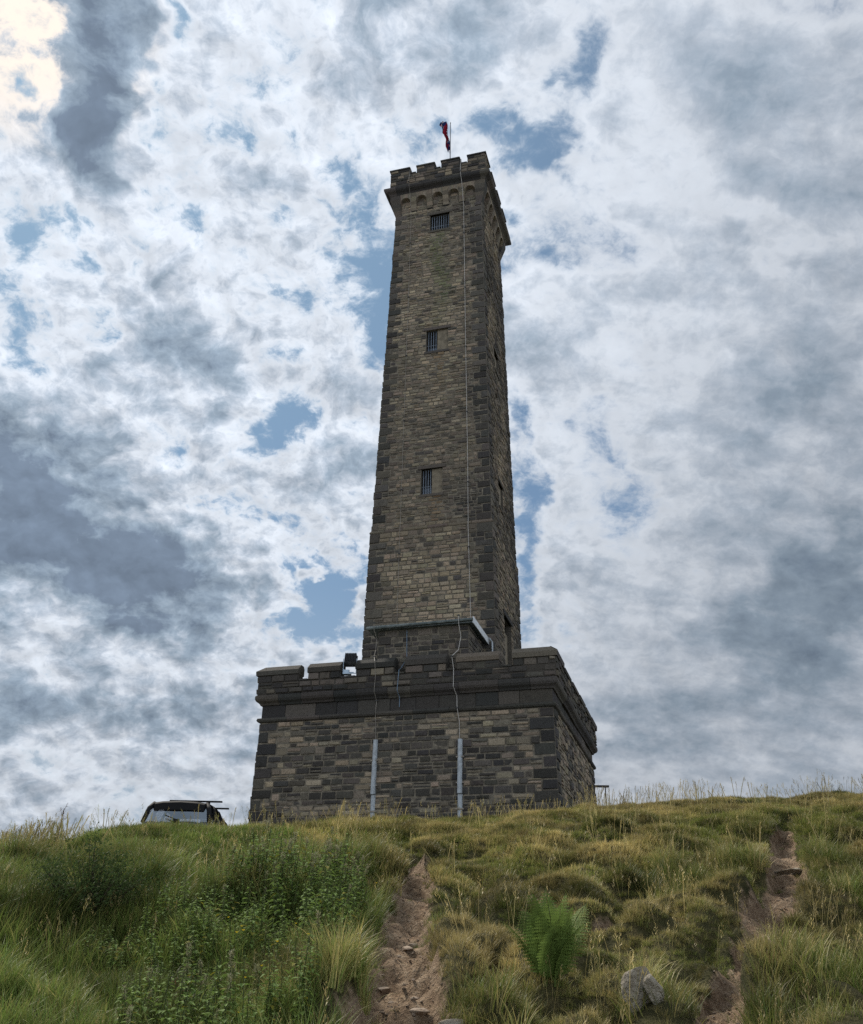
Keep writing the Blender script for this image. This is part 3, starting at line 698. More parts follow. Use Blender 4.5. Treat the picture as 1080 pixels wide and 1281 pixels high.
# floodlight on the parapet
fl = empty('floodlight', tw(-2.22, -6.05, 11.06), PHI + R(192)); tag(fl, 'black floodlight on a pale bracket in a parapet gap left of the shaft', 'floodlight')
def rotx(p, a, c=(0, 0, 0)):
    y, z = p[1] - c[1], p[2] - c[2]; return (p[0], c[1] + y * math.cos(a) - z * math.sin(a), c[2] + y * math.sin(a) + z * math.cos(a))
B = MB(); f = lambda p: rotx((p[0], p[1], p[2] + .22), R(22), (0, 0, .42))
B.box(-.235, .235, -.06, .16, .18, .66, fn=f); B.box(-.26, .26, -.10, -.06, .15, .70, fn=f)
for i in range(7): B.box(-.20 + i * .065, -.185 + i * .065, .16, .24, .22, .62, fn=f)
B.build('housing', M['black_metal'], fl)
B = MB(); B.face([f(p) for p in ((-.22, -.104, .19), (.22, -.104, .19), (.22, -.104, .66), (-.22, -.104, .66))]); B.build('lens', M['glass'], fl, fix=False)
B = MB(); B.box(-.05, .27, -.16, .10, .0, .05); B.box(.03, .26, -.10, .02, .05, .20); B.tube([(-.15, -.05, .10), (.28, -.14, .14)], .02); B.tube([(-.26, .02, .03), (-.26, .02, .66)], .015); B.tube([(.275, .02, .03), (.275, .02, .66)], .015); B.box(-.27, .28, .0, .04, .03, .06)
B.build('bracket', simple('pale_blue_grey_metal', (.42, .52, .62), .4, .2), fl)

# flagpole and furled flag
PX_, PY_ = OX + .02, OY - .1
fp = empty('flagpole', tw(PX_, PY_, 40.9)); tag(fp, 'slim flagpole rising behind the battlements of the tower top', 'flagpole')
B = MB(); B.tube([(0, 0, 0), (0, 0, 7.55)], .035, 8, r1=.022); B.build('pole', M['pole'], fp)
B = MB(); B.poly(*[( [(.035 * math.cos(a) * s, .035 * math.sin(a) * s, 7.55 + h) for h, s in ((0, .6), (.05, 1), (.10, .6)) for a in (0, 1.05, 2.1, 3.14, 4.19, 5.24)]), [(r * 6 + i, r * 6 + (i + 1) % 6, r * 6 + 6 + (i + 1) % 6, r * 6 + 6 + i) for r in (0, 1) for i in range(6)] + [tuple(range(12, 18))]]); B.build('finial', M['black_metal'], fp)
B = MB(); NR, NC = 34, 10; RED = (.15, .012, .024); BLU = (.012, .018, .065); WHT = (.42, .40, .44)
G = []
for i in range(NR + 1):
    t = i / NR; wd = float(np.interp(t, [0, .12, .34, .5, .8, 1], [.34, .46, .32, .30, .27, .10])) * (1 + .12 * math.sin(t * 19))
    xr = float(np.interp(t, [0, .3, .6, 1], [-.30, -.20, -.04, .05])) + .04 * math.sin(t * 11)
    row = []
    for j in range(NC + 1):
        s_ = j / NC
        row.append((xr - wd * (1 - s_) + .03 * math.sin(s_ * 7 + t * 5), .13 * math.sin(s_ * 9 + t * 9) * (.4 + .6 * t), 7.80 - t * 2.75 - .16 * (1 - s_) * (t < .1) + .05 * math.sin(s_ * 6)))
    G.append(row)
for i in range(NR):
    for j in range(NC):
        t = i / NR; s_ = j / NC; w_ = math.sin(s_ * 5.5 + t * 13 + 1.2 * math.sin(t * 7))
        c = RED if w_ > -.15 else (WHT if w_ > -.45 else BLU)
        if t > .78: c = BLU if w_ > -.6 else RED
        if t < .10 and s_ < .25: c = BLU
        B.face([G[i][j], G[i][j + 1], G[i + 1][j + 1], G[i + 1][j]], c)
fo = B.build('flag', M['flag'], None, True, fix=False); fo.location = tw(PX_, PY_, 40.9)
tag(fo, 'furled red and blue flag hanging twisted from the flagpole', 'flag')

# dark rail sticking out past the right rear corner
rl = np.array((.1835 * 36, 36., .1705 * 36))
e = empty('handrail', (rl[0] + .05, 36., gz(rl[0], 36.))); tag(e, 'dark horizontal handrail end showing past the right foot of the tower', 'handrail')
hz = .1836 * 36 - e.location.z
B = MB(); B.box(-.62, .16, -.05, .05, hz - .035, hz + .035); B.build('rail', M['wood_dark'], e)
for x in (-.56, .02):
    B = MB(); B.box(x - .018, x + .018, -.02, .02, -.2, hz - .036); B.build('post', M['wood_dark'], e)

# ------------------------------------------------------------------ parked car behind the crest
CX_, CY_ = -6.30, 24.6
car = empty('parked_car', (CX_, CY_, (gz(CX_, CY_ + .8) + gz(CX_, CY_ + 3.4)) / 2 - .01), R(1.5)); tag(car, 'dark car with roof bars parked behind the grassy crest, only its top showing', 'car')
M['paint'] = mat('dark_car_paint', lambda t: t.n('ShaderNodeBsdfPrincipled', {'Base Color': (.012, .016, .018, 1), 'Roughness': .32, 'Coat Weight': .6, 'Coat Roughness': .08}).outputs[0])
M['trim'] = mat('black_plastic', lambda t: principled(t, (.010, .010, .011), .75, 0, None, .15))
def cg(t):
    g = t.n('ShaderNodeBsdfGlossy', {0: (.9, .95, 1, 1), 1: .04}).outputs[0]; tr = t.n('ShaderNodeBsdfTransparent', {0: (.86, .88, .9, 1)}).outputs[0]
    return t.n('ShaderNodeMixShader', {0: t.m('ADD', .38, t.m('MULTIPLY', t.n('ShaderNodeLayerWeight', {0: .35}).outputs[1], .6)), 1: tr, 2: g}).outputs[0]
M['carglass'] = mat('car_glass', cg)
def loft(B, secs, closed=True, caps=True):
    n_ = len(secs[0]); vs_ = [p for s_ in secs for p in s_]; fs = []
    for i in range(len(secs) - 1):
        for j in range(n_ if closed else n_ - 1): fs.append((i * n_ + j, i * n_ + (j + 1) % n_, (i + 1) * n_ + (j + 1) % n_, (i + 1) * n_ + j))
    if caps: fs += [tuple(range(n_))[::-1], tuple(range((len(secs) - 1) * n_, len(secs) * n_))]
    B.poly(vs_, fs)
HR = 1.50
B = MB(); S_ = []
for y, w_, zb, zt in ((0, .78, .42, .84), (.06, .86, .34, .92), (.5, .90, .26, .96), (1.6, .91, .24, .97), (3.0, .90, .24, .96), (3.5, .89, .26, .94), (4.15, .84, .30, .80), (4.32, .74, .38, .66)):
    S_.append([(-w_ * .92, y, zb), (w_ * .92, y, zb), (w_, y, zb + .16), (w_, y, zt - .12), (w_ * .95, y, zt), (-w_ * .95, y, zt), (-w_, y, zt - .12), (-w_, y, zb + .16)])
loft(B, S_); B.build('body', M['paint'], car)
B = MB(); S_ = []                                  # roof skin with its rear spoiler lip
for y, w_, z in ((.26, .60, HR - .075), (.33, .64, HR - .03), (.6, .68, HR), (1.4, .70, HR + .03), (2.3, .68, HR + .01), (2.75, .62, HR - .06)):
    th = .19 if y < .5 else .07
    S_.append([(-w_ - .03, y, z - th), (-w_ * .5, y, z - th + .02), (w_ * .5, y, z - th + .02), (w_ + .03, y, z - th), (w_ + .02, y, z - .035), (w_ * .7, y, z), (0, y, z + .02), (-w_ * .7, y, z), (-w_ - .02, y, z - .035)])
loft(B, S_); B.build('roof', M['trim'], car)
def pillar(name, pts, w_=.05):
    B = MB(); B.tube(pts, w_, 6); B.build(name, M['trim'], car, True)
for s in (-1, 1):
    pillar('pillar', [(s * .83, .10, .92), (s * .76, .28, 1.28), (s * .66, .42, HR - .07)], .062)
    pillar('pillar', [(s * .86, .95, .93), (s * .78, 1.0, 1.28), (s * .70, 1.05, HR - .05)], .05)
    pillar('pillar', [(s * .86, 2.0, .94), (s * .79, 1.95, 1.28), (s * .70, 1.9, HR - .04)], .045)
    pillar('pillar', [(s * .84, 3.45, .95), (s * .74, 3.05, 1.3), (s * .63, 2.72, HR - .08)], .04)
    for y0, y1, y2, y3 in ((.14, .95, 1.05, .42), (.95, 2.0, 1.9, 1.05), (2.0, 3.4, 2.72, 1.9)):
        B = MB(); B.face([(s * .855, y0, .93), (s * .855, y1, .95), (s * .675, y2, HR - .06), (s * .675, y3, HR - .06)]); B.build('side_window', M['carglass'], car, fix=False)
    B = MB(); B.box(s * .98 - .10, s * .98 + .10, 3.0, 3.1, .98, 1.12); B.box(min(s * .84, s * .92), max(s * .84, s * .92), 3.03, 3.07, 1.0, 1.05); B.build('mirror', M['paint'], car)
    B = MB(); B.box(s * .74 - .10, s * .74 + .10, -.015, .06, .60, .82); B.build('tail_lamp', simple('red_lens', (.25, .01, .01), .3), car)
    for y in (.78, 3.42):
        B = MB(); B.tube([(s * .70, y, .32), (s * .91, y, .32)], .32, 24); w_ = B.build('wheel', M['trim'], car)
        B = MB(); B.tube([(s * .905, y, .32), (s * .918, y, .32)], .20, 12); B.build('rim', M['galv'], w_)
B = MB(); B.face([(-.80, .10, .94), (.80, .10, .94), (.64, .40, HR - .08), (-.64, .40, HR - .08)]); rw = B.build('rear_window', M['carglass'], car, fix=False)
B = MB(); B.tube([(.02, .055, .98), (-.30, .115, 1.10)], .014, 5); B.box(-.06, .08, .03, .09, .93, 1.0); B.build('wiper', M['trim'], rw)
B = MB(); B.face([(-.80, 3.42, .95), (.80, 3.42, .95), (.62, 2.74, HR - .08), (-.62, 2.74, HR - .08)]); B.build('windscreen', M['carglass'], car, fix=False)
for x in (-.42, .40):
    B = MB(); B.box(x - .24, x + .24, 1.72, 1.86, .5, 1.05); B.box(x - .13, x + .13, 1.75, 1.83, 1.06, 1.24); B.build('front_seat', M['trim'], car)
B = MB(); B.box(-.66, .66, .78, .92, .5, .98); B.box(-.30, .34, .8, .9, .98, 1.06); B.build('rear_seat', M['trim'], car)
for y in (.95, 2.05):
    B = MB(); B.box(-.42, .95, y - .04, y + .04, HR + .065, HR + .10); 
    for x in (-.38, .60): B.box(x - .03, x + .03, y - .05, y + .05, HR - .03, HR + .065)
    B.build('roof_bar', M['trim'], car)

# ------------------------------------------------------------------ foliage materials
def blade_sh(t, green, straw, lush, trans=.30):
    tip = t.n('ShaderNodeAttribute', attribute_name='tip').outputs['Fac']; br = t.n('ShaderNodeAttribute', attribute_name='brnd').outputs['Fac']
    tint = t.n('ShaderNodeAttribute', attribute_name='tint', attribute_type='INSTANCER').outputs['Fac']
    lu = t.n('ShaderNodeAttribute', attribute_name='lush', attribute_type='INSTANCER').outputs['Fac']
    f = t.m('ADD', tint, t.m('MULTIPLY', t.m('SUBTRACT', br, .5), .85)); f = t.m('ADD', f, t.m('MULTIPLY', t.m('SUBTRACT', tip, .55), .45), clamp=True)
    g = t.mix(lu, green, lush); c = t.mix(f, g, straw)
    k = t.m('ADD', .7, t.m('MULTIPLY', t.m('FRACT', t.m('MULTIPLY', br, 7.31)), .6))
    k = t.m('MULTIPLY', k, t.n('ShaderNodeAttribute', attribute_name='tone', attribute_type='INSTANCER').outputs['Fac'])
    c = t.mix(1., c, t.n('ShaderNodeCombineXYZ', {0: k, 1: k, 2: k}).outputs[0], 'MULTIPLY')
    d = t.n('ShaderNodeBsdfPrincipled', {'Base Color': c, 'Roughness': .55, 'Specular IOR Level': .25}).outputs[0]
    tr = t.n('ShaderNodeBsdfTranslucent', {0: c}).outputs[0]
    return t.n('ShaderNodeMixShader', {0: trans, 1: d, 2: tr}).outputs[0]
M['grass'] = mat('hill_grass', lambda t: blade_sh(t, (.118, .145, .030), (.37, .295, .125), (.118, .172, .038)))
def leaf_sh(t, c1, c2, trans=.3):
    a = t.n('ShaderNodeAttribute', attribute_name='Col').outputs[0]
    d = t.n('ShaderNodeBsdfPrincipled', {'Base Color': a, 'Roughness': .7, 'Specular IOR Level': .12}).outputs[0]; tr = t.n('ShaderNodeBsdfTranslucent', {0: a}).outputs[0]
    return t.n('ShaderNodeMixShader', {0: trans, 1: d, 2: tr}).outputs[0]
M['leaf'] = mat('leaf', lambda t: leaf_sh(t, 0, 0)); M['stem'] = mat('plant_stem', lambda t: leaf_sh(t, 0, 0, .1))

# ------------------------------------------------------------------ grass: clumps of blades set out point by point
lib = bpy.data.collections.new('grass_clumps')
def clump(name, n, rad, h, w, lean, curl, seed, seeds=False):
    r = random.Random(seed); V = []; F = []; T = []; Bn = []
    for i in range(n):
        a = r.uniform(0, 6.283); q = rad * math.sqrt(r.random()); x, y = q * math.cos(a), q * math.sin(a)
        az = a + r.gauss(0, .9); hh = r.uniform(*h); l0 = abs(r.gauss(0, lean)) + .06; cu_ = r.uniform(.3, 1) * curl; ww = w * r.uniform(.6, 1.2); br = r.random()
        sx, sy_ = -math.sin(az + r.gauss(0, .5)), math.cos(az + r.gauss(0, .5))
        px_, py_, pz = x, y, -.04; th = l0; NS = 4; b0 = len(V)
        for k in range(NS + 1):
            t = k / NS; wd = ww * (1 - t ** 1.6) * .5 if not seeds else ww * .5
            V += [(px_ - sx * wd, py_ - sy_ * wd, pz), (px_ + sx * wd, py_ + sy_ * wd, pz)]; T += [t, t]; Bn += [br, br]
            ds = (hh + .04) / NS; px_ += math.sin(th) * math.cos(az) * ds; py_ += math.sin(th) * math.sin(az) * ds; pz += math.cos(th) * ds; th += cu_ / NS
        for k in range(NS): F.append((b0 + 2 * k, b0 + 2 * k + 1, b0 + 2 * k + 3, b0 + 2 * k + 2))
        if seeds:                                 # loose seed head
            ex, ey, ez = V[-1]
            for k in range(9):
                s_ = k / 9; aa = r.uniform(0, 6.28); ln = r.uniform(.012, .030) * (1.2 - s_); zz_ = ez - .10 + s_ * .13
                b1 = len(V); cx_, cy_ = math.cos(aa), math.sin(aa)
                V += [(ex, ey, zz_), (ex + cx_ * ln - cy_ * .004, ey + cy_ * ln + cx_ * .004, zz_ + ln * .8), (ex + cx_ * ln * 1.3, ey + cy_ * ln * 1.3, zz_ + ln * 1.7), (ex + cx_ * ln + cy_ * .004, ey + cy_ * ln - cx_ * .004, zz_ + ln * .8)]
                T += [1.2] * 4; Bn += [br] * 4; F.append((b1, b1 + 1, b1 + 2, b1 + 3))
    me = bpy.data.meshes.new(name); me.from_pydata(V, [], F); me.materials.append(M['grass'])
    for nm, d in (('tip', T), ('brnd', Bn)):
        at = me.attributes.new(nm, 'FLOAT', 'POINT'); at.data.foreach_set('value', np.array(d, np.float32))
    o = bpy.data.objects.new(name, me); lib.objects.link(o)
for i in range(3):                                # names sort so that the index runs 0..: short, short wide, mid, mid wide, tall, seed
    clump('clump_a%d' % i, 70, .10, (.03, .09), .0050, .55, 1.3, 100 + i)
    clump('clump_b%d' % i, 52, .13, (.035, .10), .0095, .50, 1.2, 200 + i)
    clump('clump_c%d' % i, 60, .09, (.06, .17), .0060, .42, 1.5, 300 + i)
    clump('clump_d%d' % i, 44, .12, (.07, .17), .0105, .42, 1.4, 400 + i)
    clump('clump_e%d' % i, 34, .11, (.13, .40), .0095, .28, 1.3, 500 + i)
    clump('clump_f%d' % i, 4, .09, (.22, .46), .0042, .12, .35, 600 + i, True)
    clump('clump_g%d' % i, 3, .10, (.24, .50), .0085, .12, .35, 700 + i, True)
def scatter(name, pts, rot, scl, ix, attrs, coll):
    me = bpy.data.meshes.new(name); me.vertices.add(len(pts)); me.vertices.foreach_set('co', np.asarray(pts, np.float32).ravel())
    for nm, typ, d in (('rot', 'FLOAT_VECTOR', rot), ('scl', 'FLOAT', scl), ('idx', 'INT', ix)):
        at = me.attributes.new(nm, typ, 'POINT'); at.data.foreach_set('vector' if typ == 'FLOAT_VECTOR' else 'value', np.asarray(d, np.int32 if typ == 'INT' else np.float32).ravel())
    for nm, d in attrs.items():
        at = me.attributes.new(nm, 'FLOAT', 'POINT'); at.data.foreach_set('value', np.asarray(d, np.float32))
    o = bpy.data.objects.new(name, me); COL.objects.link(o)
    g = bpy.data.node_groups.new(name, 'GeometryNodeTree')
    g.interface.new_socket('Geometry', in_out='INPUT', socket_type='NodeSocketGeometry'); g.interface.new_socket('Geometry', in_out='OUTPUT', socket_type='NodeSocketGeometry')
    N = g.nodes.new; gi = N('NodeGroupInput'); go = N('NodeGroupOutput'); ip = N('GeometryNodeInstanceOnPoints'); ci = N('GeometryNodeCollectionInfo')
    ci.inputs['Collection'].default_value = coll; ci.inputs['Separate Children'].default_value = True; ci.inputs['Reset Children'].default_value = True
    def na(nm, dt):
        x = N('GeometryNodeInputNamedAttribute'); x.data_type = dt; x.inputs[0].default_value = nm; return x.outputs[0]
    lk = g.links.new
    lk(gi.outputs[0], ip.inputs['Points']); lk(ci.outputs[0], ip.inputs['Instance']); ip.inputs['Pick Instance'].default_value = True
    lk(na('idx', 'INT'), ip.inputs['Instance Index']); lk(na('rot', 'FLOAT_VECTOR'), ip.inputs['Rotation']); lk(na('scl', 'FLOAT'), ip.inputs['Scale']); lk(ip.outputs[0], go.inputs[0])
    md = o.modifiers.new('scatter', 'NODES'); md.node_group = g
    return o
def inpoly(x, y, P_):
    c = np.zeros(x.shape, bool)
    for (x0, y0), (x1, y1) in zip(P_, P_[1:] + P_[:1]):
        c ^= ((y0 > y) != (y1 > y)) & (x < (x1 - x0) * (y - y0) / (y1 - y0 + 1e-9) + x0)
    return c
NET = [(-3.0, 5.9), (-.75, 5.9), (-.66, 7.2), (-.58, 8.4), (-.52, 9.4), (-.62, 10.6), (-.75, 11.9), (-1.9, 12.0), (-2.1, 10.4), (-2.9, 8.6), (-3.3, 7.2)]
N0 = 190000
x = rs.uniform(-14, 16, N0); y = 5.3 + rs.random_sample(N0) ** .85 * (24.8 - 5.3)
keep = (np.abs(x) < .52 * y + 1.6)
x, y = x[keep], y[keep]
p = path_field(x, y)
lushn = fbm(x, y, 1.4, 71, 3)
lush = np.clip((-.2 - x) / .9 + 1.1 - np.clip((y - 9.6) / 2.4, 0, 3) + (lushn - .5) * 3.0, 0, 1) * (x < -.42)
lush = np.maximum(lush, np.clip((lushn - .60) * 6, 0, .45) * np.clip((18 - y) / 5, 0, 1))
t_ = tuss(x, y)
dens = np.clip(1.05 - np.clip((y - 6) / 30, 0, .45), 0, 1) * np.clip(1 - p * np.where(fbm(x, y, .5, 99, 2) > .60, 1.1, 2.1), 0, 1) * np.where(((x - 1.5) / .28) ** 2 + ((y - 6.75) / .48) ** 2 < 1, .25, 1)
dens = np.where((p > .5) & (rs.random_sample(len(x)) < .05), .5, dens)
k = rs.random_sample(len(x)) < dens
x, y, p, lush, t_ = x[k], y[k], p[k], lush[k], t_[k]
n = len(x); u = rs.random_sample(n); far = y > 12.0
midp = np.clip((t_ - .5) * 1.4, .01, .42)
kind = np.where(u < midp, 2, 0) + far
kind = np.where((rs.random_sample(n) < lush * .75) & (y < 13.5), 4, kind)
sd = rs.random_sample(n) < (.006 + .012 * (fbm(x, y, 2.0, 91, 2) > .55) + .016 * (y > crest_y(x) - 1.2) * (fbm(x, y, 1.3, 17, 2) > .5) + .10 * ((y > 14.5) & (x / y < -.36)) + .03 * ((y > 21) & (x / y > .16) & (x / y < .24)))
kind = np.where(sd & (p < .3), 5 + far, kind)
scl = rs.uniform(.75, 1.2, n) * np.where(kind == 4, .55 + .5 * lush, 1.0) * np.where((kind < 4), .85 + .35 * np.clip((t_ - .35) * 3, 0, 1), 1) * np.where(inpoly(x, y, NET), .7, 1) * np.clip(1.15 - p, .5, 1)
scl = scl * np.where((x > -.35) & (kind < 4), .62, 1)
scl = scl * np.where((y > crest_y(x) - 2.0) & (kind < 4), .72, 1)
dry = fbm(x, y, .95, 33, 3); dry2 = fbm(x, y, 4.5, 35, 2)
tint = np.clip(.12 + (dry - .5) * 1.5 + (fbm(x, y, .28, 39, 2) - .5) * 1.0 + (dry2 - .5) * .9 + (t_ - .5) * 1.0 + .10 * (x > -.3) + rs.normal(0, .13, n) - lush * .55 + .12 * np.clip((y - 17) / 5, 0, 1), 0, 1)
tint = np.where(kind == 4, np.minimum(tint, .42), tint)
tint = np.where((x < -.35) & (y < 9) & (kind < 4), np.minimum(tint, .5), tint)
tint = np.where(kind >= 5, np.clip(tint + .5, .55, 1), tint)
rot = np.stack([rs.normal(0, .12, n), rs.normal(0, .12, n), rs.uniform(0, 6.283, n)], -1)
z = ground(x, y)
g = scatter('grass', np.stack([x, y, z], -1), rot, scl, kind * 3 + rs.randint(0, 3, n), {'tint': tint, 'lush': lush, 'tone': np.clip(.02 + 1.85 * fbm(x, y, .55, 77, 3), .42, 1.5)}, lib)
tag(g, 'rough tussocky hill grass, green mixed with dry straw blades and seed heads', 'grass', None, 'stuff')

# ------------------------------------------------------------------ nettle patch
lib2 = bpy.data.collections.new('nettle_stems')
def nettle(name, seed, h, pale):
    r = random.Random(seed); B = MB(); lx, ly = r.uniform(-.08, .08), r.uniform(-.08, .08)
    ax = lambda t: (lx * t * t, ly * t * t, h * t)
    B.tube([ax(i / 5) for i in range(6)], .006, 5, (.06, .075, .03), 1, .003)
    nodes = int(h / .062)
    for i in range(2, nodes):
        t = i / nodes; a0 = i * 1.5708 + r.uniform(-.3, .3); size = (.095 if t < .75 else .095 * (1.05 - t) / .3) * r.uniform(.8, 1.15)
        for s_ in (0, math.pi):
            a = a0 + s_; c, s = math.cos(a), math.sin(a); droop = r.uniform(.1, .75) * (1 - .5 * t); bx, by, bz = ax(t)
            g_ = r.uniform(.75, 1.25); col = (.145 * g_, .215 * g_, .055 * g_)
            if r.random() < .05: col = (.20, .19, .03)
            pl = [(0, 0), (.25, .26), (.5, .30), (.75, .18), (1, 0)]
            mid_ = [(bx + c * size * (.18 + q), by + s * size * (.18 + q), bz + .01 - droop * size * q * q) for q, _ in pl]
            L_ = [(m_[0] - s * w_ * size, m_[1] + c * w_ * size, m_[2] + w_ * size * .35) for m_, (_, w_) in zip(mid_, pl)]
            R_ = [(m_[0] + s * w_ * size, m_[1] - c * w_ * size, m_[2] + w_ * size * .35) for m_, (_, w_) in zip(mid_, pl)]
            for q in range(4):
                B.face([mid_[q], L_[q], L_[q + 1], mid_[q + 1]], col); B.face([mid_[q], mid_[q + 1], R_[q + 1], R_[q]], col)
        if t > .5:
            for _ in range(4 if pale else 2):     # hanging catkins
                a = r.uniform(0, 6.28); bx, by, bz = ax(t); ln = r.uniform(.03, .07); c, s = math.cos(a), math.sin(a); col = (.22, .22, .10) if pale else (.12, .16, .06)
                B.face([(bx, by, bz), (bx + c * ln * .6 - s * .006, by + s * ln * .6 + c * .006, bz - ln * .2), (bx + c * ln, by + s * ln, bz - ln * .6), (bx + c * ln * .6 + s * .006, by + s * ln * .6 - c * .006, bz - ln * .3)], col)
    if pale:
        for _ in range(46):
            t = r.uniform(.84, 1.04); bx, by, bz = ax(t); a = r.uniform(0, 6.28); ln = r.uniform(.012, .035); c, s = math.cos(a), math.sin(a)
            B.face([(bx, by, bz), (bx + c * ln - s * .007, by + s * ln + c * .007, bz + ln * .4), (bx + c * ln * 1.4, by + s * ln * 1.4, bz + ln * 1.1), (bx + c * ln + s * .007, by + s * ln - c * .007, bz + ln * .5)], (.27, .255, .15))
    o = B.build(name, [M['leaf'], M['stem']], None, False, fix=False); COL.objects.unlink(o); lib2.objects.link(o)
for i in range(8): nettle('nettle_%d' % i, 40 + i, (.52, .60, .68, .75, .82, .9, .72, .84)[i], i >= 6)
xs = rs.uniform(-3.3, -.4, 4200); ys = rs.uniform(5.9, 12.1, 4200)
k = inpoly(xs, ys, NET) & (fbm(xs, ys, .9, 55, 2) + .22 * (ys > 8.8) > .42 + .05 * (ys < 8.6)) & (path_field(xs, ys) < .2)
xs, ys = xs[k][:900], ys[k][:900]; n = len(xs)
core_ = np.exp(-((xs + 1.15) / .65) ** 2 - ((ys - 10.2) / 1.5) ** 2)
ix = np.where((rs.random_sample(n) < .10 + .16 * (ys > 9.8)) & ((ys > 9.6) | (ys < 7.6)), rs.randint(6, 8, n), rs.randint(0, 6, n))
g = scatter('nettle_patch', np.stack([xs, ys, ground(xs, ys) - .03], -1), np.stack([rs.normal(0, .1, n), rs.normal(0, .1, n), rs.uniform(0, 6.28, n)], -1), (.50 + .20 * core_) * rs.uniform(.7, 1.25, n), ix, {'tint': np.zeros(n)}, lib2)
tag(g, 'dense patch of tall green nettles with pale seed heads left of the dirt track', 'nettles', None, 'stuff')

# ------------------------------------------------------------------ fern beside the boulder
FX, FY = .93, 7.72
fern = empty('bracken_fern', (FX, FY, gz(FX, FY) - .02)); tag(fern, 'bright green bracken fern clump growing on the slope left of the pale boulder', 'fern')
for q in range(20):
    r = random.Random(900 + q); B = MB(); a = q * 2.399 + r.uniform(-.2, .2); ln = r.uniform(.34, .74); th = r.uniform(.02, .30); curl = r.uniform(.2, .95); base = (r.uniform(-.07, .07), r.uniform(-.07, .07))
    c, s = math.cos(a), math.sin(a); NN = 26; px_, pz = 0., 0.; pts = []
    for i in range(NN + 1):
        pts.append((px_, pz, th)); px_ += math.sin(th) * ln / NN; pz += math.cos(th) * ln / NN; th += curl / NN * (.3 + 1.4 * i / NN)
    P3 = [(base[0] + c * u_, base[1] + s * u_, w_) for u_, w_, _ in pts]
    B.tube(P3, .0045, 4, (.09, .12, .03), 1, .0015)
    g0 = r.uniform(.75, 1.35)
    for i in range(4, NN):
        t = (i - 4) / (NN - 4); pl = .125 * math.sin(math.pi * min(1, t * .84 + .19)) ** .9 * ln / .55 * r.uniform(.88, 1.1); bx, by, bz = P3[i]; th_ = pts[i][2]
        for sd_ in (-1, 1):
            dx, dy, dz = -s * sd_, c * sd_, 0.; fx_, fy_, fz = c * math.sin(th_), s * math.sin(th_), math.cos(th_)
            D_ = np.array([dx + fx_ * .35, dy + fy_ * .35, dz + fz * .35 - .12]); D_ /= np.linalg.norm(D_); Fw = np.array([fx_, fy_, fz]); Fw = Fw - D_ * Fw.dot(D_); Fw /= np.linalg.norm(Fw); Nn = np.cross(D_, Fw)
            g_ = g0 * r.uniform(.85, 1.15); col = (.118 * g_, .172 * g_, .040 * g_) if t < .9 or q % 7 else (.15 * g_, .12 * g_, .045 * g_); NPN = max(3, int(pl / .013))
            for j in range(NPN):
                tt = (j + .3) / NPN; o_ = np.array([bx, by, bz]) + D_ * pl * tt - np.array([0, 0, 1]) * (tt * tt * pl * .22); w_ = .026 * (1 - tt * .85) * (.6 + .4 * math.sin(math.pi * min(1, t + .2))); h_ = pl / NPN * .95
                for s2 in (-1, 1):
                    e_ = o_ + Fw * w_ * s2 + Nn * r.uniform(-.003, .003) + D_ * h_ * .5
                    B.face([o_, o_ + D_ * h_ * .9, e_ + D_ * h_ * .55, e_], col)
    B.build('frond', [M['leaf'], M['stem']], fern, False, fix=False)

# ------------------------------------------------------------------ dark low shrub on the left
SX, SY = -3.12, 9.5
sh_ = empty('gorse_shrub', (SX, SY, gz(SX, SY))); tag(sh_, 'low dark green shrub in the grass at the left of the slope', 'shrub')
r = random.Random(5); B = MB(); LV = MB()
for q in range(90):
    a = r.uniform(0, 6.28); le = r.uniform(.1, 1.0); d = np.array([math.cos(a) * le * .72, math.sin(a) * le * .6, r.uniform(.45, .85) * (1.1 - le * .55)])
    B.tube([(0 + r.uniform(-.2, .2), r.uniform(-.2, .2), -.05), tuple(d * .6 + np.array([0, 0, .05])), tuple(d)], .006, 4, (.05, .04, .025), 0, .002)
    for m_ in range(120):
        t = r.uniform(.35, 1.08); p_ = d * t + np.array([r.gauss(0, .055), r.gauss(0, .055), r.gauss(0, .045) + .03]); v1 = np.array([r.gauss(0, 1), r.gauss(0, 1), r.gauss(.5, .8)]); v1 /= np.linalg.norm(v1); v2 = np.cross(v1, [r.random(), r.random(), r.random()]); v2 /= np.linalg.norm(v2)
        l_ = r.uniform(.022, .048); g_ = r.uniform(.6, 1.3)
        LV.face([p_, p_ + v1 * l_ * .5 + v2 * l_ * .16, p_ + v1 * l_, p_ + v1 * l_ * .5 - v2 * l_ * .16], (.050 * g_, .078 * g_, .026 * g_))
B.build('stems', M['stem'], sh_, fix=False); LV.build('foliage', M['leaf'], sh_, fix=False)

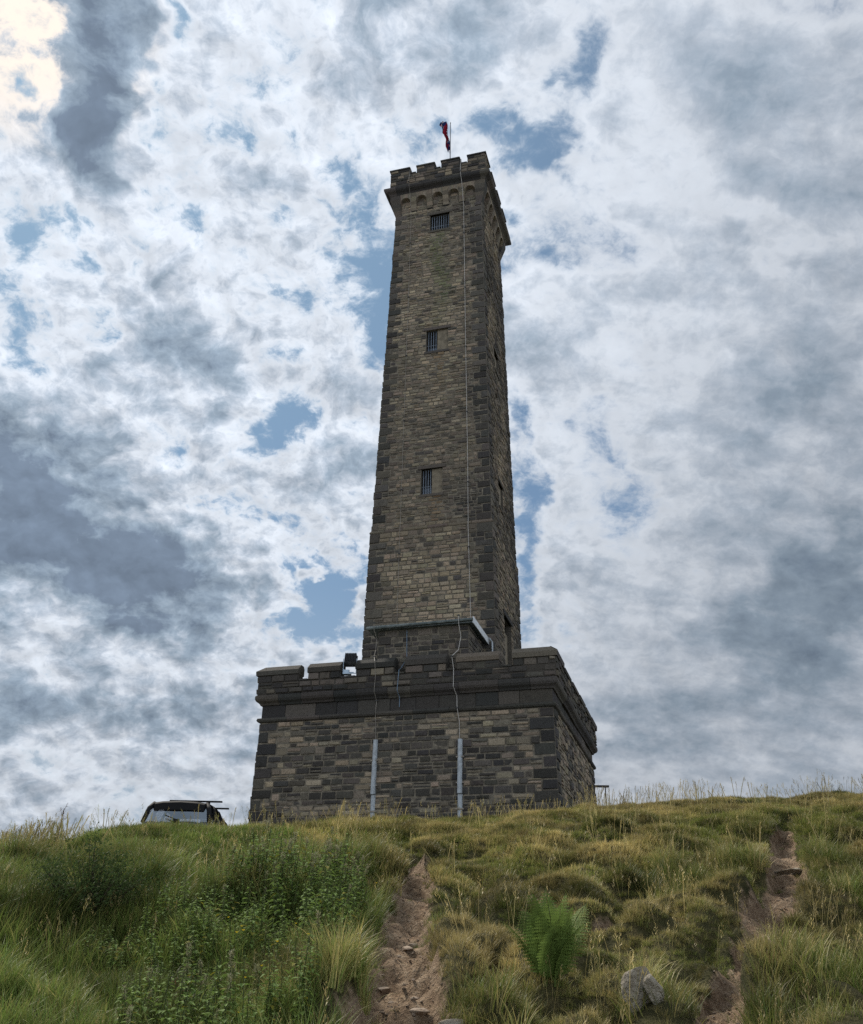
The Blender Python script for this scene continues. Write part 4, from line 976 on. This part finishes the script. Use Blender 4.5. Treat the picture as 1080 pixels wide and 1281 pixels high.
# dock stalks against the sky on the left
def dock(x, y, h, label, sc=1.):
    e = empty('dock_plant', (x, y, gz(x, y) - .02)); tag(e, label, 'wild plant', 'tall seeding weeds on the skyline'); r = random.Random(int(x * 100)); B = MB(); Sd = MB(); lx = r.uniform(-.06, .1)
    B.tube([(0, 0, 0), (lx * .4, 0, h * .5), (lx, 0, h)], .008, 5, (.10, .075, .04), 0, .004)
    for b_ in range(5):
        t = .5 + b_ * .1; a = r.uniform(0, 6.28); B.tube([(lx * t, 0, h * t), (lx * t + math.cos(a) * .09, math.sin(a) * .09, h * t + .16)], .004, 4, (.10, .075, .04), 0, .002)
        for m_ in range(30):
            q = r.random(); p_ = np.array([lx * t + math.cos(a) * .09 * q, math.sin(a) * .09 * q, h * t + .16 * q]) + np.array([r.gauss(0, .013) for _ in range(3)]); v = np.array([r.gauss(0, 1) for _ in range(3)]); v /= np.linalg.norm(v); w_ = np.cross(v, [0, 0, 1.]); 
            Sd.face([p_, p_ + v * .01 + w_ * .007, p_ + v * .02, p_ + v * .01 - w_ * .007], jit((.13, .07, .035), .3))
    for m_ in range(60):
        q = r.uniform(.6, 1.04); p_ = np.array([lx * q, 0, h * q]) + np.array([r.gauss(0, .014) for _ in range(3)]); v = np.array([r.gauss(0, 1) for _ in range(3)]); v /= np.linalg.norm(v); w_ = np.cross(v, [0, 0, 1.])
        Sd.face([p_, p_ + v * .01 + w_ * .007, p_ + v * .022, p_ + v * .01 - w_ * .007], jit((.13, .07, .035), .3))
    for m_ in range(6):
        a = r.uniform(0, 6.28); c, s = math.cos(a), math.sin(a); l_ = r.uniform(.12, .2); z0_ = r.uniform(.03, .4) * h
        Sd.face([(0, 0, z0_), (c * l_ * .5 - s * .03, s * l_ * .5 + c * .03, z0_ + .08), (c * l_, s * l_, z0_ + .06), (c * l_ * .5 + s * .03, s * l_ * .5 - c * .03, z0_ + .07)], (.06, .085, .03))
    B.build('stem', M['stem'], e, fix=False); Sd.build('seed_head', M['leaf'], e, fix=False)
dock(-6.18, 16.6, .62, 'rusty brown dock stalk on the left skyline, taller of the two')
dock(-6.95, 17.6, .5, 'short brown dock stalk near the left edge of the skyline')

dock(-1.62, 7.35, .42, 'rusty brown dock stalk among the nettles low on the left of the slope')
lib4 = bpy.data.collections.new('buttercups')
for i in range(2):
    B = MB(); h = .26 + .06 * i; B.tube([(0, 0, 0), (.01, .01, h * .6), (.03, 0, h)], .003, 4, (.07, .11, .03), 1)
    for q in range(5):
        a = q * 1.2566; c, s = math.cos(a), math.sin(a); B.face([(.03, 0, h), (.03 + c * .009 - s * .008, s * .009 + c * .008, h + .006), (.03 + c * .019, s * .019, h + .013), (.03 + c * .009 + s * .008, s * .009 - c * .008, h + .006)], (.62, .46, .02))
    o = B.build('buttercup_%d' % i, [M['leaf'], M['stem']], None, False, fix=False); COL.objects.unlink(o); lib4.objects.link(o)
xs = rs.uniform(-4.2, -.5, 170); ys = rs.uniform(6.2, 13, 170); k = (fbm(xs, ys, .8, 121, 2) > .5) & (path_field(xs, ys) < .2); xs, ys = xs[k], ys[k]; n = len(xs)
g = scatter('buttercups', np.stack([xs, ys, ground(xs, ys)], -1), np.stack([rs.normal(0, .15, n), rs.normal(0, .15, n), rs.uniform(0, 6.28, n)], -1), rs.uniform(.55, 1.0, n), rs.randint(0, 2, n), {'tint': np.zeros(n)}, lib4)
tag(g, 'scattered tiny yellow buttercups in the long grass at the left', 'flowers', None, 'stuff')

# ------------------------------------------------------------------ boulder and stones
def rock_sh(t):
    co = t.n('ShaderNodeTexCoord').outputs['Object']; n1 = t.noise(co, 7, 6, .65); n2 = t.noise(co, 40, 4, .65)
    c = t.ramp(t.m('ADD', t.m('MULTIPLY', n1, .65), t.m('MULTIPLY', n2, .35)), [(.30, (.12, .10, .075)), (.45, (.31, .27, .21)), (.62, (.50, .45, .365)), (.78, (.62, .57, .48))])
    c = t.mix(t.mapr(t.noise(co, 13, 3), .58, .68, 0, .7), c, (.10, .10, .06))
    return principled(t, c, .92, 0, bump(t, t.m('ADD', n1, t.m('MULTIPLY', n2, .5)), 1., .07), .2)
M['rock'] = mat('grey_boulder', rock_sh); M['clay_stone'] = simple('clay_coloured_stone', (.33, .255, .19), .92, 0, .45, 14, .9, (.20, .145, .10)); M['pathstone'] = simple('brown_path_stone', (.30, .225, .165), .9, 0, .4, 9, .8)
def rock_mesh(seed, sx, sy_, sz, cuts=8, n=3):
    import bmesh
    bm = bmesh.new(); bmesh.ops.create_icosphere(bm, subdivisions=n + 1, radius=1.0); r = random.Random(seed)
    pl = []
    for _ in range(cuts):
        v = Vector((r.gauss(0, 1), r.gauss(0, 1), r.gauss(0, .8))).normalized(); pl.append((v, r.uniform(.42, .74)))
    for v in bm.verts:
        for nn, d in pl:
            e = v.co.dot(nn) - d
            if e > 0: v.co -= nn * e * .96
    from mathutils import noise as mn
    for v in bm.verts:
        v.co += v.co.normalized() * (mn.fractal(v.co * 2.2 + Vector((seed, 0, 0)), .9, 2.1, 4) * .05)
        v.co = Vector((v.co.x * sx, v.co.y * sy_, v.co.z * sz))
    me = bpy.data.meshes.new('rock'); bm.to_mesh(me); bm.free(); return me
def rock(name, label, cat, x, y, size, seed, m_, group=None, sink=.35, rz=0, tilt=0, dz=0):
    me = rock_mesh(seed, *size); me.materials.append(m_)
    o = bpy.data.objects.new(name, me); COL.objects.link(o); o.location = (x, y, gz(x, y) + size[2] * (1 - 2 * sink) + dz); o.rotation_euler = (tilt, tilt * .5, rz)
    tag(o, label, cat, group); return o
rock('boulder', 'pale angular boulder half buried in the grass right of the fern, larger lump', 'boulder', 1.42, 7.00, (.115, .10, .165), 3, M['rock'], None, .14, .5, .12)
rock('boulder', 'pale angular boulder half buried in the grass, smaller lump leaning on the larger', 'boulder', 1.52, 6.90, (.10, .09, .105), 12, M['rock'], None, .16, 1.3, -.25)
rock('stone_slab', 'flat pale stone slab making a step in the right hand track', 'stone', 4.86, 13.35, (.24, .16, .07), 21, M['rock'], None, .3, .2, 0, .06)
rock('flat_stone', 'flat grey stone in the turf right of the foot of the dirt track', 'stone', .20, 6.86, (.13, .09, .05), 23, M['rock'], None, .35, .4)
rock('flat_stone', 'dark earthy stone in the small bare patch right of centre', 'stone', 2.28, 10.05, (.13, .09, .06), 29, M['pathstone'], None, .4, .9)
spots = [][:0] + [(-.33, 8.9), (-.12, 9.3), (-.25, 8.3), (-.05, 8.15), (-.36, 9.9), (-.10, 10.3), (-.28, 10.9), (-.02, 7.7), (-.3, 7.6), (-.15, 9.75), (-.20, 8.6), (-.38, 8.45), (.02, 7.1), (-.33, 7.0)]
for i, (x_, y_) in enumerate(spots):
    s_ = rnd.uniform(.025, .07)
    rock('path_stone', 'small brown stone lying loose in the central dirt track', 'stone', x_, y_, (s_ * 1.2, s_, s_ * .5), 50 + i, M['clay_stone'], 'loose stones in the central dirt track', .45, rnd.uniform(0, 3), rnd.uniform(-.2, .2))

# grit and small stones trodden into the tracks
lib3 = bpy.data.collections.new('grit_pieces')
for i in range(4):
    me = rock_mesh(200 + i, 1, .8, .5, 8, 1); me.materials.append(M['clay_stone']); o = bpy.data.objects.new('grit_%d' % i, me); lib3.objects.link(o)
xs = rs.uniform(-1., 6.5, 60000); ys = rs.uniform(5.6, 16, 60000); pf = path_field(xs, ys); k = rs.random_sample(60000) < pf * .5; xs, ys = xs[k], ys[k]; n = len(xs)
g = scatter('path_gravel', np.stack([xs, ys, ground(xs, ys) + .001], -1), rs.uniform(0, 6.28, (n, 3)) * np.array([.08, .08, 1]), .004 + .016 * rs.random_sample(n) ** 3.5 + .004 * rs.random_sample(n), rs.randint(0, 4, n), {'tint': np.zeros(n)}, lib3)
tag(g, 'small clay coloured grit trodden into the dirt tracks', 'gravel', None, 'stuff')
